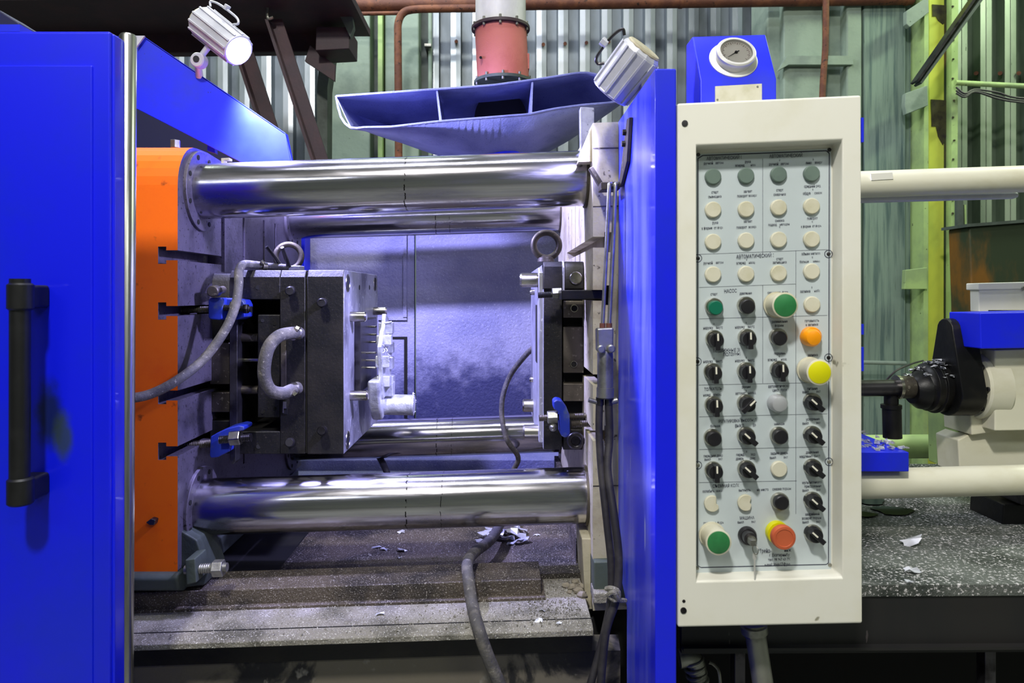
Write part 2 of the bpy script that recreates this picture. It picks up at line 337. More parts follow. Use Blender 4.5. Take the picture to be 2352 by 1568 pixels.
t = thing('steel_column', 'yellow-green painted built-up steel column with scorched patches at the right of the wall', 'column', P(2150, 1250, 4.0))
build('channel', MB().pr([(2134, -700), (2188, -700), (2183, 1230), (2131, 1230)], 4.0, 4.06), 'yellow', t, bevel=.006)
build('flange', MB().pr([(2125, -700), (2134, -700), (2131, 1230), (2120, 1230)], 3.95, 4.12), 'yellow_green', t)
build('flange', MB().pr([(2188, -700), (2204, -700), (2196, 1230), (2183, 1230)], 3.95, 4.12), 'yellow_green', t)
build('web', MB().pr([(2080, -700), (2126, -700), (2121, 1230), (2080, 1230)], 4.08, 4.14), 'wood', t)
for pts in ([(2082, 25), (2132, -8), (2134, 28), (2090, 62), (2082, 55)], [(2080, 214), (2130, 196), (2132, 242), (2082, 262), (2078, 240)],
            [(2080, 620), (2130, 614), (2130, 664), (2078, 664)]):
    build('batten_plate', MB().pr(pts, 3.93, 3.965), 'concrete' if pts[0][1] < 600 else 'yellow_green', t, bevel=.003)
for y0, x0, hh in ((10, 2142, 34), (228, 2140, 78)):
    mb = MB(); pts = [(x0+random.uniform(-2, 2), y0), (2186, y0+3), (2185, y0+hh*.6), (2176, y0+hh), (2166, y0+hh*1.35), (2155, y0+hh*1.1), (2150, y0+hh*.8), (x0, y0+hh*.8)]
    build('scorched_patch', MB().pr(pts, 3.996, 4.0), 'burnt', t)
build('rust_streak', MB().pr([(2170, -700), (2186, -700), (2182, 900), (2174, 1100), (2168, 800)], 3.997, 4.0), 'tank', t)
mb = MB()
for i in range(26): 
    y = 12+i*44+random.uniform(-9, 9); mb.cy(P(2190+random.uniform(-3, 3), y, 3.935), P(2190, y, 3.96), .005, n=8)
build('rivets', mb, 'burnt', t)

# pipes on the wall
t = thing('rusty_header_pipe', 'thick rusty brown pipe running along the top of the wall', 'pipe', P(1450, 12, 4.0))
build('run', MB().cy(P(-900, 37, 4.02), P(2096, -4, 4.02), .036, n=24), 'rust', t)
for x in (1135, 1560, 2080): build('weld_collar', MB().cy(P(x, 14-.0138*(x-790), 4.02), P(x+7, 14-.0138*(x-790), 4.02), .039), 'rust', t)
solo('bent_rusty_pipe', MB().tube([P(1110, 19, 3.92), P(1010, 20, 3.92), P(950, 22, 3.92), P(926, 30, 3.92), P(915, 52, 3.92), P(914, 90, 3.92), P(915, 220, 3.92), P(916, 420, 3.92), P(917, 700, 3.92), P(917, 1300, 3.92)], .021, sub=6), 'rust',
     'rusty pipe bending down the wall from the header pipe, behind the hood', 'pipe')
solo('thin_rusty_pipe', MB().cy(P(740, 33, 4.0), P(925, 30, 4.0), .011), 'rust', 'thin rusty pipe just under the header pipe, left of the bend', 'pipe')
solo('rusty_riser_pipe', MB().tube([P(1897, -60, 3.96), P(1896, 100, 3.96), P(1888, 260, 3.96), P(1886, 700, 3.96)], .017), 'rust', 'rusty vertical pipe in front of the pale concrete column', 'pipe')
t = thing('diagonal_channel', 'dark grey steel channel slanting across the top of the yellow column', 'channel', P(2112, 185, 3.7))
a = [(2106, 184), (2118, 192), (2268, -14), (2252, -26)]
build('back_web', MB().pr(a, 3.72, 3.73), 'grey_beam', t)
build('flange', MB().pr([(2106, 184), (2111, 187), (2257, -22), (2252, -26)], 3.66, 3.72), 'bolt_dark', t)
build('flange', MB().pr([(2114, 189), (2118, 192), (2268, -14), (2263, -18)], 3.66, 3.72), 'grey_beam', t)
t = thing('green_conduit', 'green horizontal pipe with sagging cables tied below it at the right', 'pipe', P(2195, 200, 3.9))
build('pipe', MB().cy(P(2194, 190, 3.9), P(2480, 204, 3.9), .014), 'yellow_green', t)
for k, d in enumerate((4, 12, 18)):
    build('wire', MB().tube([P(2196, 196+d, 3.89), P(2216, 212+d*.6, 3.88), P(2240, 204+d*.4, 3.89), P(2290, 208+d, 3.88), P(2340, 222+d*.7, 3.88), P(2480, 226+d, 3.88)], .0055, n=8), 'cable', t)

# things standing along the rear wall at the right
mb = MB()
for i, (x0, x1, xb0, xb1) in enumerate(((2198, 2212, 2200, 2222), (2207, 2215, 2220, 2236), (2213, 2219, 2232, 2242))):
    solo('leaning_sheet', MB().pr([(x0, 470-60*(i == 0)), (x1, 470-60*(i == 0)), (xb1, 1230), (xb0, 1230)], 3.7+i*.03, 3.72+i*.03), ('grey_beam', 'tank', 'yellow_green')[i],
         ('dark narrow sheet leaning against the yellow column', 'rust-green narrow sheet leaning between two others by the tank', 'pale narrow sheet leaning nearest to the rusty tank')[i], 'sheet')
t = thing('rusty_tank', 'dark tank with an amber rust stain behind the pale junction box', 'tank', P(2300, 800, 3.3))
build('shell', MB().pr([(2226, 520), (2480, 500), (2480, 1050), (2244, 1050)], 3.55, 3.72), 'tank', t, bevel=.01)
build('rim', MB().pr([(2222, 514), (2480, 494), (2480, 501), (2222, 521)], 3.53, 3.74), 'grey_beam', t)

# ------------------------------------------------------------ mezzanine at the upper left
t = thing('mezzanine', 'dark brown steel mezzanine deck carried on braces at the upper left', 'platform', P(500, 300, 3.4))
build('main_beam', MB().pr([(-900, 22), (640, 4), (760, 20), (760, 118), (-900, 134)], 3.3, 3.36), 'brown', t, bevel=.006)
build('deck', MB().pr([(-900, 8), (805, -6), (805, -24), (-900, -22)], 2.9, 3.34), 'brown', t)
build('joist', MB().pr([(200, -10), (800, -30), (812, 62), (804, 84), (770, 14), (200, 18)], 3.1, 3.14), 'grey_beam', t)
build('edge_channel', MB().pr([(726, 60), (803, 62), (802, 112), (724, 116)], 3.12, 3.3), 'brown', t, bevel=.004)
build('post', MB().pr([(738, 100), (766, 104), (752, 200), (748, 1100), (728, 1100), (728, 200)], 3.4, 3.5), 'grey_beam', t)
for nm, a, b, wd, D in (('brace', (628, 44), (742, 392), 40, 3.05), ('brace', (560, 120), (664, 440), 44, 3.2)):
    build(nm, MB().pr([(a[0]-wd/2, a[1]), (a[0]+wd/2, a[1]), (b[0]+wd/2, b[1]), (b[0]-wd/2, b[1])], D, D+.012), 'brown', t)
    build('brace_flange', MB().pr([(a[0]-wd/2, a[1]), (a[0]-wd/2+7, a[1]), (b[0]-wd/2+7, b[1]), (b[0]-wd/2, b[1])], D-.05, D), 'brown', t)
build('gusset', MB().pr([(712, 104), (770, 150), (768, 186), (700, 140)], 3.2, 3.22), 'brown', t)
build('hook_strap', MB().tube([P(632, 2, 3.0), P(618, 4, 3.0), P(614, 20, 3.0), P(616, 42, 3.0), P(628, 40, 3.0)], .007, n=8), 'zinc', t)
solo('roof_light_strip', MB().pr([(-40, 0), (158, -8), (158, 4), (-40, 12)], 2.95, 3.0), 'white_alu', 'pale translucent strip at the very top left edge', 'strip')

# ------------------------------------------------------------ die casting machine: bed, tray, rear guard
bed = thing('machine_bed', 'dusty cast bed of the die casting machine under the tie bars', 'machine bed', (-.3, 1.9, 0))
def zslab(xa, xb, Da, Db, z, th, m, name, mat, **k):     # a level slab: its corners in metres
    mb = MB(); q = [Vector((xa, Da, z+0)), Vector((xb, Da, z-S*(xb-xa))), Vector((xb, Db, z-S*(xb-xa))), Vector((xa, Db, z))]
    mb.prism(q, [v-Vector((0, 0, th)) for v in q]); return build(name, mb, mat, bed, **k)
zslab(-1.1, .199, 1.70, 2.49, H-.703, .05, 0, 'tray_floor', 'dust')
# guide rail and its ledge
build('guide_rail', MB().px([(1.6, H-.666), (1.71, H-.666), (1.71, H-.72), (1.6, H-.704)], XX(300, 1.6), XX(1243, 1.6), -S), 'dust', bed, bevel=.003)
build('rail_foot', MB().px([(1.585, H-.700), (1.72, H-.700), (1.72, H-.75), (1.585, H-.75)], XX(300, 1.6), XX(1252, 1.6), -S), 'dust', bed, bevel=.002)
build('front_ledge', MB().px([(1.45, H-.722), (1.47, H-.716), (1.76, H-.716), (1.76, H-.77), (1.45, H-.734)], XX(-80, 1.5), XX(1362, 1.46), -S), 'dust_light', bed, bevel=.002)
build('ledge_groove', MB().px([(1.487, H-.7155), (1.491, H-.7155), (1.491, H-.73), (1.487, H-.73)], XX(-80, 1.5), XX(1362, 1.48), -S), 'void', bed)
build('tray_edge', MB().px([(1.74, H-.668), (1.78, H-.668), (1.78, H-.72), (1.74, H-.72)], XX(1243, 1.74), XX(1338, 1.74), -S), 'dust', bed)
build('apron', MB().px([(1.53, H-.76), (1.56, H-.74), (1.56, -.001+.0), (1.53, 0)], XX(-300, 1.5), .255, 0), 'apron', bed)
build('apron_rib', MB().px([(1.505, H-.76), (1.53, H-.76), (1.53, H-.80), (1.52, H-.80)], XX(-80, 1.5), XX(1362, 1.5), -S), 'black_steel', bed)
build('tray_end', MB().px([(1.76, H-.67), (2.48, H-.67), (2.48, H-.56), (1.76, H-.60)], .185, .2, 0), 'dust', bed)
# black slab painted for the oily, shaded pocket under the moving platen
mb = MB().box((-1.1, 1.72, H-.70), (-.55, 2.48, H-.680)); build('oily_shade_slab', mb, 'void', bed)

gp = thing('rear_guard_panel', 'dusty violet-blue sheet guard closing the rear of the die space', 'panel', (-.06, 2.8, .92))
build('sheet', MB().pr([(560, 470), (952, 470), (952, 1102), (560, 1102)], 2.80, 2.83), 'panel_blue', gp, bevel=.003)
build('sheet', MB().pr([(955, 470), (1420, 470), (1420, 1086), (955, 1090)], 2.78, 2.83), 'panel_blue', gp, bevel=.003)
build('frame_upright', MB().bx(560, 470, 700, 1100, 2.72, 2.8, 0), 'blue', gp, bevel=.003)
build('raised_seam', MB().bx(926, 480, 934, 730, 2.79, 2.80, 0), 'panel_blue', gp)
build('raised_seam', MB().bx(868, 728, 934, 735, 2.79, 2.80, 0), 'panel_blue', gp)
for q in ((880, 773, 935, 778), (928, 778, 935, 1090)): build('dark_gap', MB().bx(*q, 2.796, 2.80, 0), 'void', gp)
build('lower_rail', MB().px([(2.66, H-.70), (2.66, H-.615), (2.78, H-.60), (2.78, H-.70)], XX(500, 2.7), XX(1300, 2.7), 0), 'ledge_blue', gp, bevel=.004)
build('tray_lip', MB().px([(2.5, H-.70), (2.5, H-.665), (2.66, H-.655), (2.66, H-.70)], XX(640, 2.6), XX(1270, 2.6), 0), 'ledge_blue', gp, bevel=.004)
build('upper_rail', MB().bx(480, 440, 1430, 474, 2.74, 2.83, -.02), 'panel_blue', gp)

# ------------------------------------------------------------ moving platen (orange)
XP, XF = XX(408, 1.58), XX(1362, 1.58)             # faces of the moving and the fixed platen
mp = thing('moving_platen', 'bright orange moving platen with bare steel mould face and T-slots', 'platen', (XP-.15, 2.07, .85))
def zb(py, D=1.58): return ZX(py, D)
zt, zbm = zb(337, 1.66), zb(1312)
prof = [(1.58, zbm), (1.58, zt-.10)]
for k in range(1, 9): a = PI*k/16; prof.append((1.68-.10*math.cos(a), zt-.10+.10*math.sin(a)))
prof += [(1.74, zt+.002), (1.86, zt-.005), (1.90, zt-.035), (2.25, zt-.035), (2.29, zt-.005), (2.46, zt)]
for k in range(1, 9): a = PI*k/16; prof.append((2.46+.10*math.sin(a), zt-.10+.10*math.cos(a)))
prof += [(2.56, zbm)]
o = build('body', MB().px(prof, XP-.32, XP, 0), ['orange', 'platen_steel'], mp, smooth=30)
ct = MB()
for py in (586, 714, 908, 1036):
    z = zb(py); ct = MB()
    ct.px([(1.5, z-.011), (2.7 if py != 586 else 1.84, z-.011), (2.7 if py != 586 else 1.84, z+.011), (1.5, z+.011)], XP-.029, XP+.02)
    cut(o, ct); cut(o, MB().px([(1.49, z-.019), (2.7 if py != 586 else 1.85, z-.019), (2.7 if py != 586 else 1.85, z+.019), (1.49, z+.019)], XP-.043, XP-.025))
for px_, w2 in ((512, .011), (560, .009), (606, .008), (632, .008)):
    D = (VX-408)*1.58/(VX-px_); cut(o, MB().px([(D-w2, H+.055), (D+w2, H+.055), (D+w2, H+.22), (D-w2, H+.22)], XP-.03, XP+.02))
for px_ in (560, 606, 632):
    D = (VX-408)*1.58/(VX-px_); cut(o, MB().px([(D-.006, H-.47), (D+.006, H-.47), (D+.006, H-.26), (D-.006, H-.26)], XP-.03, XP+.02))
me = o.data
if len(me.materials) < 2: me.materials.append(K['platen_steel'])
for p in me.polygons:
    c = p.center+mp.location
    p.material_index = 1 if (p.normal.x > .9 or (c.x > XP-.06 and c.y > 1.582 and abs(c.z-zt) > .07 and c.z > zbm+.03)) else 0
BARS = {'nt': ((1.70), 440, 409.5, 460, 1347), 'nb': ((1.70), 1163, 1136, 460, 1347), 'ft': ((2.45), 505, 487, 671, 1288), 'fb': ((2.45), 1014, 993, 671, 1288)}
def barpt(k, X):
    D, ya, yb, xa, xb = BARS[k]; A, B = P(xa, ya, D), P(xb, yb, D); t_ = (X-A.x)/(B.x-A.x); return A+(B-A)*t_
for k in BARS:
    c = barpt(k, XP); n = build('bar_flange', MB().cy(c-Vector((.01, 0, 0)), c+Vector((.008, 0, 0)), .094, n=48), 'platen_steel', mp, bevel=.002)
    for i in range(8):
        a = PI/8+i*PI/4; q = c+Vector((.008, .081*math.cos(a), .081*math.sin(a)))
        build('flange_bolt', MB().cy(q-Vector((.003, 0, 0)), q+Vector((.0015, 0, 0)), .006, n=12), 'void', mp)
build('shoe', MB().px([(1.57, zbm-.038), (1.56, zbm-.01), (1.57, zbm), (2.5, zbm), (2.5, zbm-.05), (1.6, zbm-.05)], XP-.30, XP+.008, 0), 'grey_beam', mp, bevel=.006)
build('shoe_corner', MB().pr([(410, 1215), (452, 1240), (478, 1318), (470, 1344), (408, 1352)], 1.60, 1.70), 'grey_beam', mp, bevel=.004)
s = build('adjusting_screw', MB().cy(P(425, 1308, 1.56), P(522, 1302, 1.56), .0095, n=16), 'zinc', mp)
th = MB()
for i in range(10): th.tor(P(446+i*5, 1306.5-i*.3, 1.56), (1, 0, -.03), .0098, .0012, n=16, k=6)
build('thread', th, 'zinc', mp, s)
build('nut', MB().hexa(P(490, 1305, 1.56), P(514, 1304, 1.56), .019), 'zinc', mp, s, bevel=.002)
build('bracket_lug', MB().pr([(424, 1286), (448, 1282), (452, 1338), (428, 1344)], 1.54, 1.60), 'grey_beam', mp, bevel=.003)
build('top_bolt', MB().hexa(P(403, 340, 1.76), P(403, 322, 1.76), .012), 'zinc', mp, bevel=.001)
build('small_angle', MB().pr([(508, 363), (526, 362), (526, 367), (514, 367), (514, 378), (508, 378)], 1.70, 1.72), 'cream', mp)
build('steel_peg', MB().pr([(334, 1200), (346, 1191), (357, 1194), (354, 1206), (343, 1206)], 1.565, 1.582), 'bolt_dark', mp, bevel=.002)

# ------------------------------------------------------------ tie bars
def barmat(n, rings, lit):
    return M('polished_bar_'+n, 'c6c4cc', '8c8a94', rough=.13, metal=1., scale=9, stretch=(.35, 3.2, 3.2), lo=.4, hi=.75, rough2=.30, rings=rings, speck='8a8890', sscale=60, slo=.74, shi=.8, bump=.02, bscale=40)
for k, nm, lab, px_r in (('nt', 'nt', 'polished steel tie bar in front at the top, right under the hood', (937,)), ('nb', 'nb', 'polished steel tie bar in front at the bottom, just above the dusty bed', (940, 1018)),
                   ('ft', 'ft', 'polished tie bar at the rear top, half hidden below the front one', (1004, 1036)), ('fb', 'fb', 'polished tie bar at the rear bottom, passing behind the left mould', (1006, 1040))):
    D = BARS[k][0]; A = barpt(k, XP+.006); B = barpt(k, XF+.12); mb = MB()
    mb.lathe(A, B-A, [(-.1, .0635), (0, .0635), (0, .065), ((B-A).length, .065)], n=96)
    mid = (min(v.x for v in mb.v)+max(v.x for v in mb.v))/2
    o = solo('tie_bar', mb, barmat(nm, [(XX(q, D)-mid, .0022 if i == 0 else .0012) for i, q in enumerate(px_r)], 0), lab, 'tie bar', smooth=30)

# ------------------------------------------------------------ fixed platen (cream)
fp = thing('fixed_platen', 'worn cream fixed platen standing right of the die space', 'platen', (XF+.06, 2.07, .7))
o = build('body', MB().pr([(1362, 282), (1530, 276), (1530, 1395), (1362, 1402)], 1.58, 2.53), ['cream', 'dust_light'], fp, smooth=30)
for py, h2 in ((556, .012), (678, .012), (872, .012), (1000, .012)):
    z = zb(py); cut(o, MB().px([(1.5, z-h2), (2.2, z-h2), (2.2, z+h2), (1.5, z+h2)], XF-.02, XF+.03))
    cut(o, MB().px([(1.49, z-h2-.01), (2.2, z-h2-.01), (2.2, z+h2+.01), (1.49, z+h2+.01)], XF+.025, XF+.042))
for D in (1.95, 2.05, 2.15, 2.3): cut(o, MB().px([(D-.006, H+.06), (D+.006, H+.06), (D+.006, H+.24), (D-.006, H+.24)], XF-.02, XF+.02))
build('casting_line', MB().bx(1362, 339, 1440, 342, 1.579, 1.58, -.02), 'mid_steel', fp)
build('casting_line', MB().bx(1362, 473, 1440, 475, 1.579, 1.58, -.02), 'mid_steel', fp)
build('casting_line', MB().bx(1362, 1115, 1440, 1117, 1.579, 1.58, -.02), 'mid_steel', fp)
for k in BARS:
    c = barpt(k, XF); build('bar_collar', MB().cy(c-Vector((.006, 0, 0)), c+Vector((.004, 0, 0)), .07, n=48), 'mid_steel', fp)
build('top_plate', MB().pr([(1333, 245), (1365, 247), (1365, 300), (1352, 330), (1335, 372)], 1.66, 1.69), 'top_plate', fp, bevel=.002)
build('wedge_plate', MB().pr([(1362, 284), (1366, 284), (1366, 372), (1328, 372), (1336, 346)], 1.60, 1.66), 'cream', fp, bevel=.002)
build('base_block', MB().pr([(1336, 1236), (1366, 1236), (1366, 1400), (1345, 1400)], 1.62, 1.75), 'cream', fp, bevel=.003)
build('foot', MB().bx(1364, 1290, 1440, 1388, 1.56, 1.7), 'grey_beam', fp, bevel=.004)
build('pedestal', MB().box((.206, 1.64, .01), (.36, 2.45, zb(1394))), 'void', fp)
build('foot_cap', MB().bx(1364, 1362, 1402, 1388, 1.54, 1.6), 'dust_light', fp, bevel=.004)

# ------------------------------------------------------------ left (ejector) mould half
DM, DB = 1.76, 2.24
XM = XX(790, DM)
def block(xa, xb, ya, yb, D0=DM, D1=DB, ch=(.012, 16), chb=True):   # a plate of a mould: x in pixels at the mould front, chamfered upper edge
    za, zb_ = ZX(ya, D0), ZX(yb, D0); c = ch[0]; cz = ch[1]*D0/F
    pf = [(D0, zb_+(.004 if chb else 0)), (D0, za-cz), (D0+c, za), (D1-c, za), (D1, za-cz), (D1, zb_)]
    return MB().px(pf, XX(xa, D0), XX(xb, D0), 0)
em = thing('ejector_mould', 'black left mould half with hoses, bolted to the orange platen', 'mould', (-.5, 2.0, ZX(1045, DM)))
build('clamping_plate', block(482, 527, 628, 784, DM+.01), 'dark_steel', em, bevel=.0015)
build('clamping_plate', block(482, 527, 787, 886, DM+.005, ch=(.002, 2)), 'mid_steel', em, bevel=.0015)
build('clamping_plate', block(482, 527, 900, 950, DM+.005, ch=(.002, 2)), 'mid_steel', em, bevel=.0015)
build('clamping_plate', block(482, 527, 965, 1045, DM+.01, ch=(.002, 2)), 'dark_steel', em, bevel=.0015)
build('spacer_rail', block(527, 545, 621, 1046, DM-.004), 'bolt_dark', em, bevel=.0015)
build('spacer_block', block(545, 643, 620, 691), 'dark_steel', em, bevel=.0015)
build('spacer_block', block(545, 643, 990, 1046, ch=(.002, 2)), 'dark_steel', em, bevel=.0015)
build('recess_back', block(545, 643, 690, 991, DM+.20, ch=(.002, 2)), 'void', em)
build('ejector_plate', block(592, 643, 722, 962, DM+.012, DM+.2, ch=(.002, 2)), 'dark_steel', em, bevel=.0015)
for yy in (766, 886): build('return_spring_sleeve', MB().cy(P(545, yy+9, DM+.03), P(594, yy+9, DM+.03), .0105), 'mid_steel', em)
build('ejector_rod', MB().cy(P(545, 826, DM+.05), P(594, 826, DM+.05), .006), 'bright', em)
for x, y in ((603, 736), (631, 743), (603, 946), (631, 938)):
    build('bore', MB().cy(P(x, y, DM+.0105), P(x, y, DM+.014), .0045, n=14), 'void', em)
for x, y in ((593, 660), (594, 1025)): build('bore', MB().cy(P(x, y, DM-.0008), P(x, y, DM+.004), .0058, n=16), 'void', em)
build('carrier_plate', block(643, 701, 620, 1046, DM, DB), 'dark_steel', em, bevel=.002)
o = build('cavity_plate', block(704.5, 790, 619, 1047, DM-.002, DB), ['dark_steel', 'face_steel'], em, bevel=.003)
for p in o.data.polygons:
    if p.normal.x > .9: p.material_index = 1  # lamp-lit side takes the lighter steel
build('parting_joint', block(700, 706, 624, 1044, DM+.004, DB-.01), 'void', em)
build('vertical_key', MB().bx(645, 776, 657, 902, DM-.004, DM, 0), 'mid_steel', em, bevel=.001)
build('latch_slot', MB().bx(645, 916, 660, 951, DM-.0015, DM, 0), 'void', em)
build('latch_tongue', MB().pr([(650, 922), (658, 922), (658, 938), (652, 938), (652, 948), (649, 948)], DM-.005, DM-.001), 'bright', em)
for x, y in ((665, 668), (738, 695), (738, 989), (664, 1016)):
    b_ = build('coolant_plug', MB().lathe(P(x+5, y-2, DM), P(x, y, DM-.045)-P(x+5, y-2, DM), [(-.004, .010), (.010, .010), (.0101, .0075), (.024, .0075), (.0241, .011), (.042, .011), (.045, .009)], n=20), 'bolt_dark', em)
for x, y, D in ((795, 650, 1.80), (858, 652, 2.19), (796, 1010, 1.80), (859, 930, 2.19)):
    z = ZX(y, D); build('guide_bore', MB().cy((XM-.004, D, z), (XM+.0012, D, z), .0215, n=28), 'void', em)
    build('guide_bore_rim', MB().tor((XM+.001, D, z), (1, 0, 0), .0215, .0014, n=32, k=6), 'bright', em)
for y, D in ((660, 1.95), (660, 2.1)): build('bore', MB().cy((XM-.004, D, ZX(y, D)), (XM+.001, D, ZX(y, D)), .007, n=14), 'void', em)
def pin(root, X0, X1, y, D, r, name='guide_pin', mat='bright'):
    s_ = 1 if X1 > X0 else -1; L_ = abs(X1-X0)
    return build(name, MB().lathe((X0, D, ZX(y, D)), (s_, 0, 0), [(-.004, r), (L_-.004, r), (L_, r-.003)], n=28), mat, root)
pin(em, XM, XX(842, 1.835), 727, 1.835, .0128); pin(em, XM, XX(889, 2.17), 714, 2.17, .0122); pin(em, XM, XX(846, 1.835), 908, 1.835, .0128)
for y in (750, 768, 785, 810, 827, 844):
    D = 1.95 if y > 790 else 2.02; pin(em, XM, XX(866, D), y, D, .003, 'ejector_pin')
build('core_insert', MB().px([(1.88, ZX(735, 1.88)), (2.12, ZX(735, 1.88)), (2.12, ZX(900, 1.88)), (1.88, ZX(900, 1.88))], XM, XM+.018), 'bolt_dark', em, bevel=.003)
e2 = build('eye_bolt', MB().tor(P(663, 589, 1.95), (.25, -1, .1), .0335, .0078, n=40, k=14), 'mid_steel', em)
build('eye_collar', MB().lathe(P(663, 622, 1.95), (0, 0, 1), [(0, .018), (.008, .018), (.012, .013)], n=20), 'mid_steel', em, e2)
build('hose_barb', MB().cy(P(648, 614, 1.84), P(612, 566, 1.80), .0052, .004, n=12), 'bolt_dark', em)
build('hose_barb', MB().cy(P(664, 612, 1.84), P(648, 568, 1.80), .0058, .0045, n=12), 'bolt_dark', em)
build('blocking_tab', MB().bx(655, 610, 690, 621, 1.86, 1.9, 0), 'face_steel', em, bevel=.002)

cs = thing('casting', 'freshly cast silvery part with a round biscuit, still on the left mould', 'casting', (XM+.05, 2.0, ZX(840, 2.0)))
mb = MB(); ring = []
c0 = Vector((XM+.056, 2.0, ZX(822, 2.0)))
for i in range(40):
    a = 2*PI*i/40; r = .112*(1+.1*math.sin(5*a)+.05*math.sin(11*a+1)); ring.append(c0+Vector((0, .78*r*math.cos(a), r*math.sin(a))))
mb.prism(ring, [v+Vector((.012, 0, 0)) for v in ring]); build('cover_flange', mb, 'alu', cs, bevel=.002)
for k in range(9):
    a = k*.72+.3; q = c0+Vector((.004, .06*math.cos(a), .085*math.sin(a))); l = random.uniform(.016, .03); s_ = random.uniform(.012, .022)
    mb = MB().box((q.x-.012, q.y-s_, q.z-s_*.9), (q.x+l, q.y+s_, q.z+s_*.9)); build('boss', mb, 'alu', cs, bevel=.003)
build('runner', MB().px([(1.90, ZX(872, 1.92)), (2.08, ZX(872, 1.92)), (2.05, ZX(958, 1.95)), (1.97, ZX(968, 1.95)), (1.92, ZX(930, 1.95))], XM+.03, XM+.062), 'alu', cs, bevel=.008)
build('biscuit', MB().lathe(P(858, 928, 2.0), (1, 0, -.02), [(0, .0285), (.108, .0285), (.109, .0295), (.113, .0285), (.114, .024)], n=36), 'alu', cs)
for k in range(14):
    a = random.uniform(0, 6.28); q = P(948, 928, 2.0)+Vector((0, .028*math.cos(a), .028*math.sin(a)))
    mb = MB().prism([q, q+Vector((.004, .003, .002)), q+Vector((0, .002, .006))], [q+Vector((.002, .001, .001)), q+Vector((.007, .003, .002)), q+Vector((.002, .002, .007))]); 
    if k < 8: build('flash_burr', mb, 'alu', cs)
for x, y in ((882, 772), (880, 800), (888, 742), (884, 822)):
    build('overflow_tab', MB().cy(P(x-6, y, 1.97), P(x+12, y-3, 1.97), .0025, n=8), 'alu', cs)
fl = MB()
for k in range(10):
    q = P(888+random.uniform(-8, 6), 805+random.uniform(-10, 22), 1.93); d = Vector([random.uniform(-.012, .012) for _ in range(3)]); fl.tube([q, q+d*.6+Vector((.004, 0, 0)), q+d], .0014, n=5, sub=3)
build('shaving', fl, 'alu', cs)

# ------------------------------------------------------------ right (cover) mould half
XC = XX(1248, DM)
cm = thing('cover_mould', 'dark right mould half with an eye bolt on top, bolted to the cream platen', 'mould', (.15, 2.0, ZX(1040, DM)))
build('cavity_insert', MB().px([(DM+.02, ZX(1020, DM)), (DM+.02, ZX(625, DM)), (DM+.06, ZX(612, DM)), (DB, ZX(612, DM)), (DB, ZX(1020, DM))], XC-.010, XC+.004), 'face_steel', cm, bevel=.002)
o = build('cavity_plate', block(1248, 1291, 606, 1036), ['dark_steel', 'face_steel'], cm, bevel=.002)
for p in o.data.polygons:
    if p.normal.x < -.9: p.material_index = 1  # lamp-lit side takes the lighter steel
build('slide_block', block(1248, 1292, 600, 667, DM-.014, DM+.05, ch=(.01, 12)), 'black_steel', cm, bevel=.002)
build('slide_block', block(1297, 1341, 600, 667, DM-.014, DM+.05, ch=(.01, 14)), 'black_steel', cm, bevel=.002)
build('key_strip', block(1292, 1297, 598, 690, DM-.017, DM+.05), 'face_steel', cm, bevel=.001)
build('round_plug', MB().lathe(P(1322, 638, DM-.014), (0, -1, 0), [(-.003, .0155), (.004, .0155), (.006, .0135)], n=28), 'bright', cm)
for ya, yb in ((690, 733), (750, 860), (880, 925)):
    build('backing_plate', block(1294, 1341, ya, yb, DM-.002, DB, ch=(.002, 2)), 'mid_steel', cm, bevel=.002)
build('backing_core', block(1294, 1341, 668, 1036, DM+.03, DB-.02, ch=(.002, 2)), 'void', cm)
build('backing_plate', block(1294, 1338, 985, 1036, DM+.005, DB, ch=(.002, 2)), 'dark_steel', cm, bevel=.002)
for x, y, r in ((1319, 708, .0085), (1318, 836, .0075)):
    build('threaded_bore', MB().cy(P(x, y, DM-.0035), P(x, y, DM+.003), r*.75, n=16), 'void', cm); build('bore_rim', MB().tor(P(x, y, DM-.0028), (0, 1, 0), r, .0016, n=24, k=6), 'bright', cm)
for y in (766, 875, 975): build('bore', MB().cy(P(1255, y, DM-.001), P(1255, y, DM+.003), .004, n=12), 'void', cm)
pin(cm, XC-.008, XX(1194, 1.82), 643, 1.82, .0185, 'guide_bushing'); pin(cm, XC-.008, XX(1200, 2.1), 931, 2.1, .0188, 'guide_bushing'); pin(cm, XC-.008, XX(1201, 1.82), 992, 1.82, .019, 'guide_bushing')
pin(cm, XC-.008, XX(1217, 2.0), 671, 2.0, .008, 'stud'); pin(cm, XC-.008, XX(1216, 2.1), 871, 2.1, .008, 'stud')
e2 = build('eye_bolt', MB().tor(P(1255, 563, 1.84), (0, -1, .05), .0325, .0082, n=40, k=14), 'mid_steel', cm)
build('eye_collar', MB().lathe(P(1254, 601, 1.84), (0, 0, 1), [(0, .022), (.010, .020), (.016, .012)], n=20), 'mid_steel', cm, e2)
build('cavity_groove', MB().px([(DM+.1, ZX(700, 1.9)), (DM+.16, ZX(700, 1.9)), (DM+.16, ZX(830, 1.9)), (DM+.1, ZX(830, 1.9))], XC-.0115, XC-.0095), 'void', cm)

